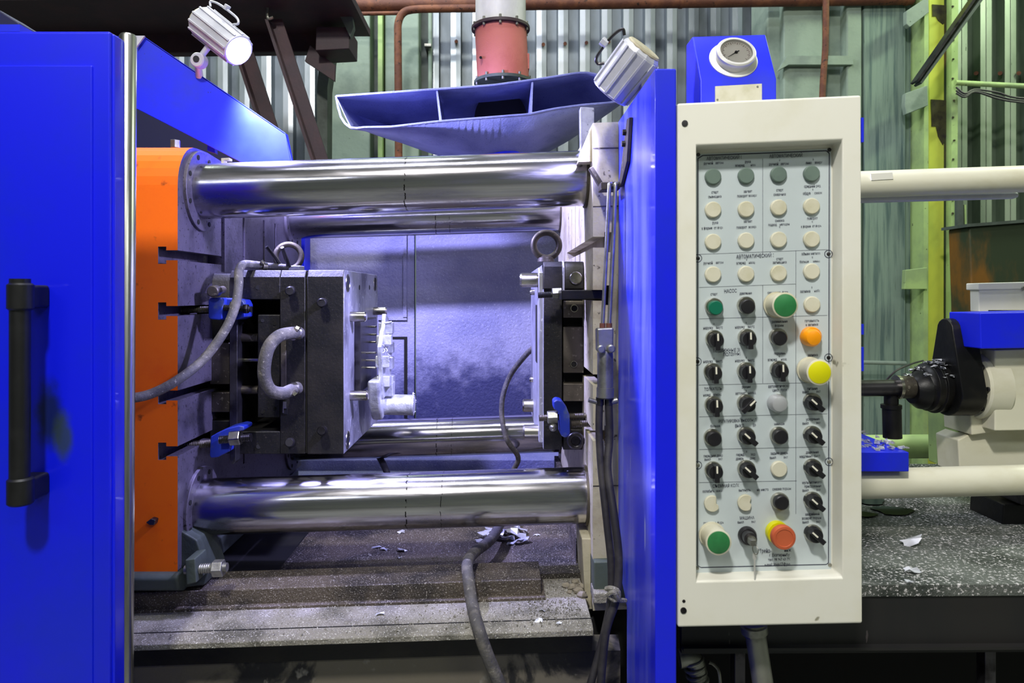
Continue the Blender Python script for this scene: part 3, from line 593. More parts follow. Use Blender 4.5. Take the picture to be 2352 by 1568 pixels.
# ------------------------------------------------------------ die clamps
def threaded(root, a, b, r, mat, parent=None, name='stud'):
    mb = MB(); a = Vector(a); b = Vector(b); n = int((b-a).length/.004); pr_ = []
    for i in range(n): pr_ += [(i*.004, r), (i*.004+.002, r*.86)]
    mb.lathe(a, b-a, pr_+[((b-a).length, r)], n=16); return build(name, mb, mat, root, parent)
t = thing('die_clamp', 'blue die clamp at the upper left of the left mould, behind the long hose', 'clamp', P(500, 710, 1.7))
threaded(t, P(388, 714, 1.70), P(482, 710, 1.70), .0078, 'mid_steel')
build('clamp_arm', MB().pr([(478, 688), (484, 683), (509, 684), (512, 690), (510, 732), (504, 735), (482, 733), (478, 728)], 1.675, 1.72), 'clamp_blue', t, bevel=.003)
build('clamp_arm_end', MB().pr([(508, 684), (556, 688), (562, 700), (562, 728), (545, 734), (508, 732)], 1.70, 1.758), 'clamp_blue', t, bevel=.003)
threaded(t, P(510, 706, 1.685), P(578, 710, 1.685), .0075, 'bolt_dark'); build('nut', MB().hexa(P(530, 706, 1.685), P(548, 707, 1.685), .0165), 'bolt_dark', t, bevel=.0015)
build('nut', MB().hexa(P(560, 709, 1.685), P(570, 709, 1.685), .012), 'bolt_dark', t, bevel=.0015)
build('round_knob', MB().lathe(P(512, 665, 1.74), P(488, 669, 1.66)-P(512, 665, 1.74), [(0, .009), (.05, .009), (.0501, .0135), (.078, .0135), (.081, .011)], n=24), 'mid_steel', t)
t = thing('die_clamp', 'blue wedge-shaped die clamp with a bright nut at the lower left of the left mould', 'clamp', P(510, 1015, 1.7))
threaded(t, P(388, 1024, 1.70), P(492, 1018, 1.70), .0095, 'mid_steel')
build('clamp_arm', MB().pr([(483, 1003), (498, 994), (520, 984), (548, 977), (560, 979), (560, 987), (545, 996), (530, 1004), (528, 1036), (500, 1050), (484, 1052), (481, 1046)], 1.675, 1.735), 'clamp_blue', t, bevel=.003)
build('clamp_tail', MB().pr([(526, 1000), (542, 1002), (541, 1060), (534, 1068), (528, 1056)], 1.70, 1.73), 'bolt_dark', t, bevel=.002)
threaded(t, P(505, 1010, 1.665), P(577, 1004, 1.665), .0095, 'bolt_dark'); build('nut', MB().hexa(P(529, 1006, 1.66), P(554, 1004, 1.66), .0185), 'bright', t, bevel=.002)
t = thing('die_clamp', 'curved blue die clamp at the foot of the right mould', 'clamp', P(1290, 965, 1.72))
build('clamp_arm', MB().pr([(1271, 922), (1279, 917), (1291, 920), (1301, 934), (1309, 955), (1310, 998), (1300, 1006), (1290, 1002), (1286, 994), (1285, 952), (1279, 944), (1272, 940)], 1.68, 1.73), 'clamp_blue', t, bevel=.004)
threaded(t, P(1238, 960, 1.70), P(1345, 955, 1.70), .008, 'mid_steel'); threaded(t, P(1312, 974, 1.69), P(1361, 971, 1.69), .0085, 'mid_steel')
build('nut', MB().hexa(P(1257, 958, 1.70), P(1281, 957, 1.70), .016), 'zinc', t, bevel=.002); build('ball_end', MB().lathe(P(1270, 980, 1.70), (0, -1, 0), [(0, .008), (.006, .010), (.012, .008), (.016, .003)], n=16), 'zinc', t)
build('washer_drop', MB().tor(P(1322, 1012, 1.74), (0, -1, 0), .016, .006), 'bolt_dark', t)
t = thing('long_clamping_stud', 'black threaded clamping stud with a hex nut, high on the right mould', 'stud', P(1280, 674, 1.70))
threaded(t, P(1236, 678, 1.70), P(1270, 676, 1.70), .0075, 'black_steel'); build('nut', MB().hexa(P(1268, 674, 1.70), P(1290, 673, 1.70), .0145), 'zinc', t, bevel=.0015)
build('clamp_bar', MB().bx(1290, 666, 1384, 688, 1.60, 1.725, -.01), 'black_steel', t, bevel=.002)

# ------------------------------------------------------------ hoses
def hose(name, pts, r, label, mat='hose', n=16, cat='hose'): return solo(name, MB().tube(pts, r, n=n, sub=10), mat, label, cat)
t = thing('coolant_hose', 'long dusty grey hose drooping from the left mould across the orange platen', 'hose', P(548, 650, 1.72))
build('tube', MB().tube([P(662, 614, 1.84), P(625, 612, 1.82), P(588, 608, 1.79), P(560, 607, 1.74), P(549, 622, 1.70), P(548, 655, 1.67), P(541, 700, 1.645), P(518, 756, 1.62), P(470, 822, 1.59), P(410, 871, 1.54), P(350, 903, 1.52), P(300, 914, 1.50), P(240, 916, 1.50)],
    lambda t_: .0082+.0022*min(1, t_*3), n=18, sub=10), 'hose', t)
build('hose_clamp', MB().cy(P(600, 611, 1.80), P(610, 612, 1.81), .0115), 'bright', t); build('clamp_screw', MB().cy(P(600, 600, 1.79), P(606, 606, 1.79), .005), 'bright', t)
t = thing('short_hose', 'thick U-shaped hose looping on the front of the left mould', 'hose', P(640, 840, 1.70))
build('tube', MB().tube([P(688, 765, 1.745), P(668, 765, 1.71), P(640, 772, 1.68), P(618, 796, 1.665), P(608, 832, 1.66), P(608, 868, 1.665), P(622, 896, 1.68), P(648, 903, 1.70), P(668, 896, 1.72), P(684, 890, 1.745)], .0150, n=20, sub=10), 'hose', t)
for (x, y, dy) in ((678, 765, 0), (672, 895, -4)):
    cl = build('hose_clamp', MB().cy(P(x-4, y, 1.725), P(x+5, y+dy*.6, 1.735), .0172), 'bright', t)
    build('clamp_screw', MB().hexa(P(x+2, y-12 if y < 800 else y+10, 1.71), P(x+9, y-9 if y < 800 else y+4, 1.71), .0065), 'bright', t, cl)
hose('spray_hose', [P(1232, 792, 2.2), P(1205, 818, 2.25), P(1172, 862, 2.3), P(1155, 910, 2.3), P(1153, 960, 2.3), P(1165, 1010, 2.3), P(1190, 1050, 2.35), P(1178, 1082, 2.4)], .0085, 'thin braided hose hanging from the back of the right mould')
hose('drain_hose', [P(866, 1040, 2.5), P(880, 1065, 2.45), P(892, 1095, 2.4), P(905, 1150, 2.4)], .011, 'short dark hose dropping below the rear lower tie bar', 'cable')
hose('bed_cable', [P(1175, 1150, 2.1), P(1150, 1200, 1.95), P(1128, 1238, 1.82), P(1090, 1268, 1.72), P(1074, 1292, 1.62), P(1076, 1330, 1.56), P(1085, 1390, 1.52), P(1098, 1440, 1.44), P(1118, 1500, 1.43), P(1146, 1568, 1.43), P(1180, 1660, 1.43)], .0130,
     'dusty black cable coming out under the lower tie bar and hanging over the ledge', 'hose', cat='cable')
c1 = hose('lubrication_hose', [P(1377, 925, 1.50), P(1376, 990, 1.50), P(1381, 1080, 1.49), P(1394, 1200, 1.47), P(1404, 1300, 1.46), P(1402, 1380, 1.45), P(1384, 1470, 1.44), P(1355, 1575, 1.43), P(1330, 1660, 1.43)], .0078, 'left of the two black hoses hanging below the steel distributor', 'cable', cat='hose')
c2 = hose('lubrication_hose', [P(1398, 925, 1.50), P(1400, 1000, 1.50), P(1396, 1080, 1.485), P(1410, 1180, 1.46), P(1421, 1280, 1.445), P(1416, 1370, 1.435), P(1392, 1450, 1.425), P(1380, 1570, 1.42), P(1375, 1660, 1.42)], .0082, 'right of the two black hoses hanging below the steel distributor', 'cable', cat='hose')
mb = MB().tube([P(1392, 1352, 1.42), P(1404, 1350, 1.412), P(1418, 1356, 1.412), P(1421, 1368, 1.415), P(1412, 1378, 1.415), P(1398, 1366, 1.415), P(1410, 1360, 1.405), P(1420, 1376, 1.415), P(1436, 1379, 1.44)], .0048, n=8)
solo('rag_tie', mb, 'dust_light', 'whitish rag tied round the two hanging black hoses', 'rag')
ld = thing('lubrication_distributor', 'pale steel distributor block with two thin upright tubes, beside the blue plate', 'distributor', P(1390, 830, 1.5))
for x0, x1 in ((1400, 1384), (1414, 1399)):
    tb = build('steel_tube', MB().tube([P(x0+4, 422, 1.51), P(x0, 424, 1.505), P(x0-1, 440, 1.50), P((x0+x1)/2, 590, 1.50), P(x1, 748, 1.50)], .0042, n=12), 'zinc', ld)
    build('brass_ferrule', MB().cy(P(x1, 742, 1.50), P(x1, 754, 1.50), .0062), 'rust', ld, tb)
build('valve_head', MB().pr([(1371, 754), (1410, 752), (1409, 806), (1372, 808)], 1.485, 1.515), 'zinc', ld, bevel=.004)
build('cross_bolt', MB().lathe(P(1379, 801, 1.49), (0, -1, 0), [(0, .0085), (.012, .0085), (.014, .006)], n=16), 'zinc', ld)
build('cross_bolt', MB().lathe(P(1402, 800, 1.49), (0, -1, 0), [(0, .0085), (.012, .0085), (.014, .006)], n=16), 'zinc', ld)
build('body', MB().lathe(P(1390, 805, 1.50), (0, 0, -1), [(0, .015), (.006, .0165), (.077, .0165), (.0771, .018), (.097, .018), (.10, .014)], n=32), 'zinc', ld)
build('side_screw', MB().cy(P(1352, 918, 1.50), P(1372, 924, 1.50), .005), 'zinc', ld); build('side_screw', MB().cy(P(1404, 922, 1.50), P(1418, 919, 1.50), .0062), 'zinc', ld)
for x in (1378, 1398): build('hose_coupling', MB().cy(P(x, 912, 1.50), P(x, 930, 1.50), .0085), 'bolt_dark', ld)
t = thing('strap_linkage', 'small steel strap and lever bolted across the cream platen and blue plate', 'bracket', P(1400, 410, 1.54))
build('lever', MB().pr([(1353, 386), (1362, 381), (1390, 426), (1381, 434)], 1.54, 1.56), 'mid_steel', t, bevel=.0015)
build('cross_bar', MB().bx(1380, 418, 1424, 436, 1.515, 1.56), 'mid_steel', t, bevel=.002)
s2 = build('strap', MB().px([(1.40, ZX(296, 1.5)), (1.43, ZX(292, 1.5)), (1.53, ZX(432, 1.54)), (1.50, ZX(432, 1.54)), (1.43, ZX(385, 1.5))], .2505, .2575), 'mid_steel', t, bevel=.001)
for D, y in ((1.44, 304), (1.45, 330)): build('strap_screw', MB().cy((.251, D, ZX(y, D)), (.244, D, ZX(y, D)), .0065, n=12), 'bolt_dark', t, s2)

# ------------------------------------------------------------ blue covers, door and pole
gc = thing('sloping_cover', 'bright blue sloping sheet cover over the orange platen', 'cover', P(500, 350, 1.95))
D0 = 1.93
build('front_sheet', MB().pr([(240, 83), (330, 83), (655, 305), (674, 380), (672, 420), (560, 376), (240, 212)], D0, D0+.004), 'blue', gc, bevel=.0015)
a = [P(240, 83, D0), P(330, 83, D0), P(655, 305, D0), P(674, 400, D0)]
mb = MB()
for i in range(3): mb.prism([a[i], a[i+1], a[i+1]-Vector((0, 0, .004)), a[i]-Vector((0, 0, .004))], [v+Vector((0, .025, 0)) for v in (a[i], a[i+1], a[i+1]-Vector((0, 0, .004)), a[i]-Vector((0, 0, .004)))])
build('top_flange', mb, 'blue', gc)
build('dark_backing', MB().pr([(240, 120), (330, 150), (640, 330), (640, 400), (240, 400)], 2.53, 2.54), 'navy', gc)  # navy sheet added to darken the gap under the cover
build('stay_tab', MB().pr([(477, 318), (490, 322), (494, 352), (476, 346)], 1.98, 2.0), 'blue', gc)
build('pale_corner_tab', MB().pr([(312, 82), (332, 82), (313, 108)], D0-.012, D0-.006), 'white_alu', gc)
dr = thing('sliding_door', 'large bright blue sliding guard door with a black bar handle at the left', 'door', (-.95, 1.235, .1))
XD = XX(252, 1.22)
build('door_leaf', MB().px([(1.222, .12), (1.22, .13), (1.22, ZX(74, 1.22)), (1.222, ZX(72, 1.22)), (1.25, ZX(72, 1.22)), (1.25, .12)], -1.35, XD, 0), 'door_blue', dr, bevel=.004, seg=3)
build('edge_return', MB().px([(1.228, .12), (1.228, ZX(74, 1.22)), (1.262, ZX(74, 1.22)), (1.262, .12)], XD-.01, XD+.004, 0), 'door_blue', dr, bevel=.003)
sx = XX(214, 1.22); sz = ZX(151, 1.22)
mb = MB().box((-1.3, 1.2165, .2), (sx, 1.221, sz)); build('raised_field', mb, M('raised_blue_field', '0414e8', '0822d2', rough=.38, scale=3, lo=.4, hi=.7, coat=.2,
    patch=(XX(115, 1.22)+.95, 0, ZX(950, 1.22)-.1, .030, .05, .075, '0c1a40', .92), patch2=(XX(148, 1.22)+.95, 0, ZX(1000, 1.22)-.1, .022, .05, .05, '2c3c30', .85)), dr, bevel=.003, seg=3)  # dark spots painted for a blurred reflection on the door
build('top_back_strip', MB().bx(-200, 56, 46, 72, 1.3, 1.36, 0), 'blue', dr)  # plain blue strip above and behind the door edge
build('top_bracket', MB().pr([(-100, 10), (-10, 18), (44, 52), (46, 70), (-100, 70)], 1.34, 1.42), 'navy', dr, bevel=.003)
Dh = 1.166
hd = build('handle', MB().cy(P(46, 640, Dh), P(45, 1130, Dh), .0152, n=32), 'black_rubber', dr)
for y0, y1 in ((650, 712), (1096, 1158)):
    mb = MB(); mb.lathe(P(47, y0, Dh), (0, 0, -1), [(0, .016), (.003, .0195), ((y1-y0)*Dh/F-.003, .0195), ((y1-y0)*Dh/F, .0165)], n=32); build('handle_socket', mb, 'black_rubber', dr, hd)
    zz = (ZX(y0+4, Dh), ZX(y1-4, Dh)); c = XX(47, Dh)
    build('handle_foot', MB().box((c-.016, Dh+.002, zz[1]), (c+.016, 1.2175, zz[0])), 'black_rubber', dr, hd, bevel=.005, seg=3)
pl = thing('steel_pole', 'tall brushed steel tube standing at the edge of the blue door', 'pole', P(290, 1500, 1.275))
build('tube', MB().lathe(P(294, 80, 1.275), P(286, 1640, 1.275)-P(294, 80, 1.275), [(0, .012), (.003, .0142), ((P(294, 80, 1.275)-P(286, 1640, 1.275)).length, .0142)], n=40), 'pole', pl, smooth=40)
for y in (484, 1255): build('spacer_bolt', MB().lathe(P(284, y, 1.285), (-1, -.25, 0), [(0, .006), (.014, .006), (.0141, .0082), (.021, .008), (.0225, .006)], n=20), 'zinc', pl)

bp = thing('blue_guard_plate', 'tall blue guard plate edge-on between the die space and the control box', 'guard plate', (.276, 1.4, .3))
zt_ = ZX(157, 1.2); zs = ZX(1290, 1.578)
build('side_sheet', MB().px([(1.202, .05), (1.202, zt_), (1.576, zt_), (1.578, zs), (1.47, zs-.05), (1.468, .05)], XX(1505, 1.2), XX(1505, 1.2)+.004, 0), 'blue_glossy', bp)
build('front_edge', MB().bx(1505, 157, 1554, 2400, 1.198, 1.235, 0), 'door_blue', bp, bevel=.003, seg=3)
build('back_sheet', MB().px([(1.235, .05), (1.235, zt_), (1.57, zt_), (1.57, zs), (1.46, .05)], XX(1554, 1.2)-.004, XX(1554, 1.2), 0), 'blue', bp)
for y in (262, 1480): pass

# ------------------------------------------------------------ work lamps
def lamp(A, B, r, label, on, strap_side, knuckle, stem_to, lensmat):
    t = thing('work_lamp', label, 'lamp', (A+B)/2); ax = (B-A).normalized(); L_ = (B-A).length; n = 12
    u = ax.orthogonal().normalized(); w_ = ax.cross(u)
    build('housing', MB().lathe(A, ax, [(0, r*.86), (.006, r*.97), (.010, r), (L_-.004, r*.95), (L_, r*.9)], n=n), 'white_alu', t, smooth=12)
    for i in range(n):
        a = 2*PI*i/n; e = u*math.cos(a)+w_*math.sin(a); f = -u*math.sin(a)+w_*math.cos(a)
        q = A+ax*.008+e*(r*.99); q2 = A+ax*(L_-.002)+e*(r*.94); h = .0028
        mb = MB().prism([q-f*h, q+f*h, q+f*h+e*.0035, q-f*h+e*.0035], [q2-f*h, q2+f*h, q2+f*h+e*.0035, q2-f*h+e*.0035]); build('fin', mb, 'white_alu', t, bevel=.0008, seg=1)
    mb = MB().tor(B-ax*.001, ax, r*.88, .0032, n=36, k=8); build('bezel', mb, 'white_alu', t)
    build('lens', MB().lathe(B-ax*.001, ax, [(0, r*.84), (.0015, r*.84), (.003, r*.6)], n=32), lensmat, t)
    build('back_cap', MB().lathe(A-ax*.004, ax, [(0, r*.80), (.003, r*.86), (.005, r*.86)], n=24), 'cream', t)
    s = Vector(strap_side).normalized(); s = (s-ax*s.dot(ax)).normalized(); M_ = A+ax*L_*.30
    st = build('strap_bracket', MB().tube([A+ax*L_*.02+s*(r+.003), A-ax*.004+s*(r+.014), A+ax*L_*.2+s*(r+.022), A+ax*L_*.62+s*(r+.022), A+ax*L_*.72+s*(r+.012), A+ax*L_*.64+s*(r+.002)], .0032, n=8), 'bolt_dark' if not on else 'white_alu', t)
    build('strap_knob', MB().hexa(A+ax*L_*.35+s*(r+.02), A+ax*L_*.35+s*(r+.034), .009), 'white_alu', t, st, bevel=.001)
    kn = Vector(knuckle); side = (A+ax*L_*.45+(kn-(A+ax*L_*.45)).normalized()*r*.9)
    build('neck', MB().cy(side, kn, .0085, .0075, n=16), 'white_alu', t)
    k_ = build('knuckle', MB().lathe(kn+Vector((.004, .014, 0)), (-.1, -1, -.05), [(0, .016), (.002, .0195), (.024, .0195), (.027, .017)], n=28), 'white_alu', t)
    build('knuckle_bore', MB().lathe(kn+Vector((.001, -.011, 0)), (-.1, -1, -.05), [(0, .0085), (.004, .0085)], n=20), 'bolt_dark', t, k_)
    build('stem', MB().cy(kn, stem_to, .008, .010, n=16), 'white_alu', t)
    return t
lamp(P(463, 48, 1.93), P(548, 116, 1.865), .043, 'lit pale grey work lamp on the blue sloping cover at the upper left', True, (.55, -.2, .8), P(455, 139, 1.90), P(458, 176, 1.935), 'lens')
lamp(LB-.105*Vector((-.56, .46, -.69)).normalized(), LB.copy(), .044, 'pale grey work lamp beside the blue guard plate, aimed down into the die space', False, (-.7, -.1, .75), P(1489, 196, 1.44), P(1512, 222, 1.46), 'lens_b')

# ------------------------------------------------------------ fume hood and duct
hood = thing('fume_hood', 'grey-blue fish-tail sheet metal fume hood above the die space', 'hood', P(1150, 350, 2.4))
def curve(pts, x):
    for (x0, y0), (x1, y1) in zip(pts, pts[1:]):
        if x <= x1: s = (x-x0)/(x1-x0); return y0+(y1-y0)*s
    return pts[-1][1]
top = [(772, 221), (900, 212), (1130, 196), (1250, 180), (1330, 167), (1372, 170), (1400, 186), (1432, 222)]
lip = [(805, 293), (900, 291), (1005, 279), (1220, 262), (1260, 252), (1330, 242), (1400, 236), (1432, 231)]
keel = [(808, 296), (900, 309), (985, 330), (1100, 348), (1160, 352), (1225, 344), (1320, 302), (1400, 258), (1434, 233)]
n = 40; rows = [[] for _ in range(6)]
for i in range(n+1):
    s = i/n; e = math.sin(min(1, s*1.0)*PI)**.6 if 0 < s < 1 else 0
    xt = 772+(1432-772)*s; xl = 805+(1432-805)*s; xk = 808+(1434-808)*s
    rows[0].append(P(xt, curve(top, xt), 2.12)); rows[5].append(P(xl, curve(lip, xl), 2.08))
    rows[4].append(P(xk, curve(keel, xk), 2.14+.12*e)); 
    tp = P(xt, curve(top, xt), 2.12); kp = rows[4][-1]
    rows[1].append(tp+Vector((0, .16*e+.02, .012*e))); rows[2].append(Vector((tp.x, tp.y+.36*e+.04, tp.z-.04*e-.01))); rows[3].append(Vector((kp.x, kp.y+.30*e+.03, kp.z+.02)))
mb = MB(); vs = [v for r_ in rows for v in r_]; m_ = n+1
fs = [(k*m_+i, k*m_+i+1, (k+1)*m_+i+1, (k+1)*m_+i) for k in range(5) for i in range(n)]
fs.append(tuple(k*m_ for k in range(6))) ; mb.add(vs, fs)
o = build('shell', mb, 'hood', hood, smooth=50); sd = o.modifiers.new('sheet', 'SOLIDIFY'); sd.thickness = .003; sd.offset = 0
build('rolled_edge', MB().tube([rows[0][i] for i in range(0, n+1, 2)]+[rows[5][n]]+[rows[5][i] for i in range(n, -1, -2)]+[P(783, 268, 2.10), rows[0][0]], .0035, n=6, sub=2), 'hood', hood)
for xa, xb in ((1003, 1012), (1223, 1219)):
    ya, yb = curve(top, xa), curve(lip, xb)
    build('divider_vane', MB().prism([P(xa-2, ya, 2.125), P(xa+2, ya, 2.125), P(xb+3, yb, 2.085), P(xb-3, yb, 2.085)], [P(xa-2, ya, 2.125)+Vector((0, .2, 0)), P(xa+2, ya, 2.125)+Vector((0, .2, 0)), P(xb+3, yb, 2.085)+Vector((0, .22, 0)), P(xb-3, yb, 2.085)+Vector((0, .22, 0))]), 'hood', hood)
build('outlet_bore', MB().cy(P(1150, 270, 2.33), P(1150, 270, 2.36), .085, n=36), 'void', hood)
build('lower_collar', MB().cy(P(1165, 350, 2.32), P(1167, 362, 2.32), .075, n=36), 'blue', hood)
ad = thing('red_duct_adapter', 'dull red duct adapter with bolted flanges between hood and white duct', 'duct', P(1155, 195, 2.4))
build('sleeve', MB().lathe(P(1150, 70, 2.40), P(1156, 188, 2.40)-P(1150, 70, 2.40), [(0, .086), (.175, .0865)], n=48), 'red', ad)
for x, y, r, m_2 in ((1150, 66, .0975, 'brown'), (1156, 190, .098, 'grey_beam')):
    fg = build('flange', MB().cy(P(x, y-3, 2.40), P(x, y+4, 2.40), r, n=48), m_2, ad, bevel=.001)
    for i in range(10):
        a = 2*PI*i/10+.3; q = P(x, y, 2.40)+Vector((r*.93*math.cos(a), r*.93*math.sin(a), 0)); build('flange_bolt', MB().cy(q-Vector((0, 0, .014)), q+Vector((0, 0, .014)), .0045, n=8), 'zinc', ad, fg)
build('sleeve_hole', MB().cy(P(1104, 132, 2.325), P(1104, 132, 2.345), .0045, n=12), 'void', ad)
build('seam_flap', MB().bx(1209, 122, 1216, 158, 2.38, 2.42, 0), 'red', ad, bevel=.002)
solo('white_duct', MB().lathe(P(1150, 62, 2.40), (-.005, 0, 1), [(0, .084), (.8, .084)], n=48), 'duct', 'stained white round duct rising above the red adapter', 'duct')

# ------------------------------------------------------------ control cabinet
X0c, X1c, Y0c, dYc = XX(1556, 1.2), XX(1979, 1.19), 1.2, -.01
def C(px, py, d=0.):
    t_ = ((px-VX)*(Y0c+d)-F*X0c)/(F*(X1c-X0c)-dYc*(px-VX)); Y = Y0c+d+dYc*t_
    return Vector((X0c+t_*(X1c-X0c), Y, H+(VY-py)*Y/F))
REC = .037
cc = thing('control_cabinet', 'cream control box with rows of buttons behind a recessed frame', 'control box', C(1765, 1438))
cc['label'] = 'tall cream control box full of labelled buttons and selector switches at the right'
out = [C(1556, 237), C(1978, 218), C(1981, 1432), C(1557, 1441)]; inn = [C(1600, 335), C(1935, 322), C(1935, 1325), C(1600, 1334)]
back = [v+Vector((0, .16, 0)) for v in out]; ib = [v+Vector((0, REC+.004, 0)) for v in inn]
mb = MB().add(out+inn+back+ib, [(i, (i+1) % 4, (i+1) % 4+4, i+4) for i in range(4)]+[(i, i+8, (i+1) % 4+8, (i+1) % 4) for i in range(4)]+[(i+4, (i+1) % 4+4, (i+1) % 4+12, i+12) for i in range(4)]+[(8, 9, 10, 11), (12, 13, 14, 15)])
build('door_frame', mb, 'cream_clean', cc, bevel=.0035, seg=3)
# the face plate lies in the recess; px below are read off the recessed plane
def fpl(pts, d, th): a_ = [C(x, y, d) for x, y in pts]; return MB().prism(a_, [v+Vector((0, th, 0)) for v in a_])
build('face_plate', fpl([(1598, 354), (1909, 341), (1909, 1312), (1598, 1320)], REC-.002, .003), 'plate', cc)
ins = [C(1590, 334, REC), C(1914, 322, REC), C(1914, 1316, REC), C(1590, 1326, REC)]
build('back_ledge', MB().prism(ins, [v+Vector((0, .003, 0)) for v in ins]), 'cream_clean', cc)
PD = REC-.0023
ln = MB()
def seg(x0, y0, x1, y1, w_=1.6):
    a_, b_ = Vector((x0, y0)), Vector((x1, y1)); d_ = (b_-a_).normalized(); nn = Vector((-d_.y, d_.x))*w_/2
    q = [C(*(a_+nn), PD), C(*(b_+nn), PD), C(*(b_-nn), PD), C(*(a_-nn), PD)]; ln.prism(q, [v+Vector((0, .0004, 0)) for v in q])
seg(1614, 357, 1898, 346, 2.4); seg(1898, 346, 1905, 352, 2.4); seg(1905, 352, 1903, 1292, 2.0); seg(1603, 364, 1602, 1298, 2.2); seg(1610, 1303, 1898, 1296, 2.0); seg(1603, 364, 1614, 357, 2.4); seg(1602, 1298, 1610, 1303); seg(1898, 1296, 1903, 1292)
for (x0, y0, x1, y1) in ((1752, 364, 1752, 583), (1606, 584, 1900, 573), (1606, 660, 1828, 652), (1828, 575, 1828, 1180), (1752, 655, 1752, 880), (1606, 732, 1900, 724), (1606, 884, 1900, 878), (1606, 957, 1900, 950), (1606, 1032, 1900, 1026), (1606, 1108, 1830, 1104)): seg(x0, y0, x1, y1, .7)
build('printed_lines', ln, 'print', cc)
for x, y in ((1604, 355), (1905, 344), (1603, 593), (1903, 583), (1602, 830), (1903, 821), (1603, 1068), (1904, 1060), (1601, 1304), (1906, 1297)):
    q = C(x, y, PD); build('plate_screw', MB().lathe(q+Vector((0, .001, 0)), (0, -1, 0), [(0, .0033), (.0016, .0033), (.0024, .0018)], n=16), 'bolt_dark' if y < 1000 else 'zinc', cc)
    if 500 < y < 1100: build('printed_ring', MB().tor(q, (0, 1, 0), .0065, .0006, n=24, k=4), 'print', cc)
for x, y in ((1572, 284), (1569, 1400)): build('lock_hole', MB().lathe(C(x, y, .002), (0, -1, 0), [(0, .0052), (.0035, .0052), (.0036, .0035)], n=16), 'bolt_dark', cc)
build('lock_hole', MB().lathe(C(1570, 1379, .002), (0, -1, 0), [(0, .0028), (.0025, .0028)], n=10), 'bolt_dark', cc)
for y0, y1 in ((270, 326), (744, 768), (797, 852)): build('side_hinge', MB().pr([(1978, y0), (1984, y0), (1984, y1), (1978, y1)], 1.215, 1.24), 'blue', cc)
def rod(px, py, d_tip, prof, mat, name, n=28, parent=None, rot=0, label=None):   # prof of (height above the plate, radius)
    T = C(px, py, PD-d_tip); B = Vector((T.x, C(px, py, PD).y+.0006, T.z))
    o_ = build(name, MB().lathe(B, (0, -1, 0), prof, n=n), mat, cc, parent)
    if label: o_['label'] = label
    return o_, B
def blank(px, py, mat='plug', lab=None): return rod(px, py, .006, [(0, .0138), (.0045, .0138), (.006, .0122)], mat, 'blank_plug', label=lab)
for row, ys in enumerate(((405, 403, 400, 398), (481, 480, 476, 473), (555, 552, 550, 549), (630, 629, 627, 623))):
    for x, y in zip((1639, 1715, 1790, 1866), ys): blank(x, y, 'plug_grey' if row == 0 else 'plug', 'grey-green blank plug' if row == 0 else None)
blank(1867, 699); blank(1791, 1078)
def push(px, py, mat, lab, name='push_button'):
    b_, B = rod(px-3, py-3, .008, [(0, .0150), (.006, .0150), (.008, .0138)], 'bright', name, label=lab)
    rod(px, py, .018, [(0, .0122), (.0165, .0122), (.018, .0108)], mat, 'button_cap', parent=b_)
push(1645, 707, 'btn_green', 'small dark green push button')
for x, y in ((1719, 704), (1793, 777), (1642, 1009), (1795, 1004), (1797, 1156)): push(x, y, 'btn_black', 'black push button')
def big(px, py, mat, lab, d=.040):
    b_, B = rod(px, py, d, [(0, .0225), (.004, .0225), (.0041, .0205), (d-.004, .0205), (d-.001, .0215), (d, .0200)], 'plug', 'guarded_button', n=40, label=lab)
    rod(px, py, d+.001, [(d-.004, .0188), (d+.0005, .0188), (d+.001, .018)], mat, 'button_cap', n=40, parent=b_)
big(1804, 701, 'btn_green2', 'large green push button in a cream collar'); big(1883, 855, 'btn_yellow', 'large yellow push button in a cream collar'); big(1651, 1246, 'btn_green2', 'large green push button in a cream collar')
def sel(px, py, ang, mat='btn_black'):
    b_, B = rod(px-4, py-4, .008, [(0, .0150), (.006, .0150), (.008, .0138)], 'bright', 'selector_switch', label='black selector switch with white pointer')
    kb, B = rod(px, py, .020, [(0, .0128), (.010, .0128), (.012, .0118), (.0205, .0118)], mat, 'knob', parent=b_)
    T = Vector((B.x, B.y-.0205, B.z)); u = Vector((math.sin(ang), 0, math.cos(ang))); v = Vector((math.cos(ang), 0, -math.sin(ang)))
    def bar(u0, u1, v0, v1, h0, h1, nm, mt):
        q = [T+u*a_+v*b2+Vector((0, -h0+.0205-.0205, 0)) for a_, b2 in ((u0, v0), (u1, v0), (u1, v1), (u0, v1))]
        build(nm, MB().prism([p+Vector((0, -(h1-h0), 0)) for p in q], q), mt, cc, kb if nm == 'xx' else b_, bevel=.0008 if nm != 'pointer' else 0, seg=1)
    bar(-.0165, .0125, -.0042, .0042, -.008, .006, 'grip', mat); bar(.000, .0120, -.0013, .0013, .006, .0068, 'pointer', 'white_mark')
A45 = -.83
for x, y in ((1647, 782), (1722, 779), (1643, 858), (1720, 856), (1796, 853), (1645, 934), (1645, 1085)): sel(x, y, -.03)
for x, y in ((1873, 927), (1720, 1005), (1873, 1003), (1721, 1082), (1874, 1079), (1874, 1155), (1875, 1231)): sel(x, y, A45)
sel(1720, 930, .80, 'btn_black')
b_, B = rod(1867, 773, .012, [(0, .0165), (.010, .0165), (.012, .0150)], 'btn_orange', 'indicator_lamp', label='amber indicator lamp'); rod(1871, 776, .024, [(0, .0150), (.017, .0150), (.022, .012), (.024, .006)], 'btn_orange', 'lamp_dome', parent=b_)
b_, B = rod(1790, 927, .010, [(0, .0155), (.008, .0155), (.010, .0140)], 'bright', 'push_button', label='silver push button'); rod(1793, 929, .022, [(0, .0150), (.014, .0150), (.019, .012), (.021, .006)], 'btn_silver', 'button_cap', parent=b_)
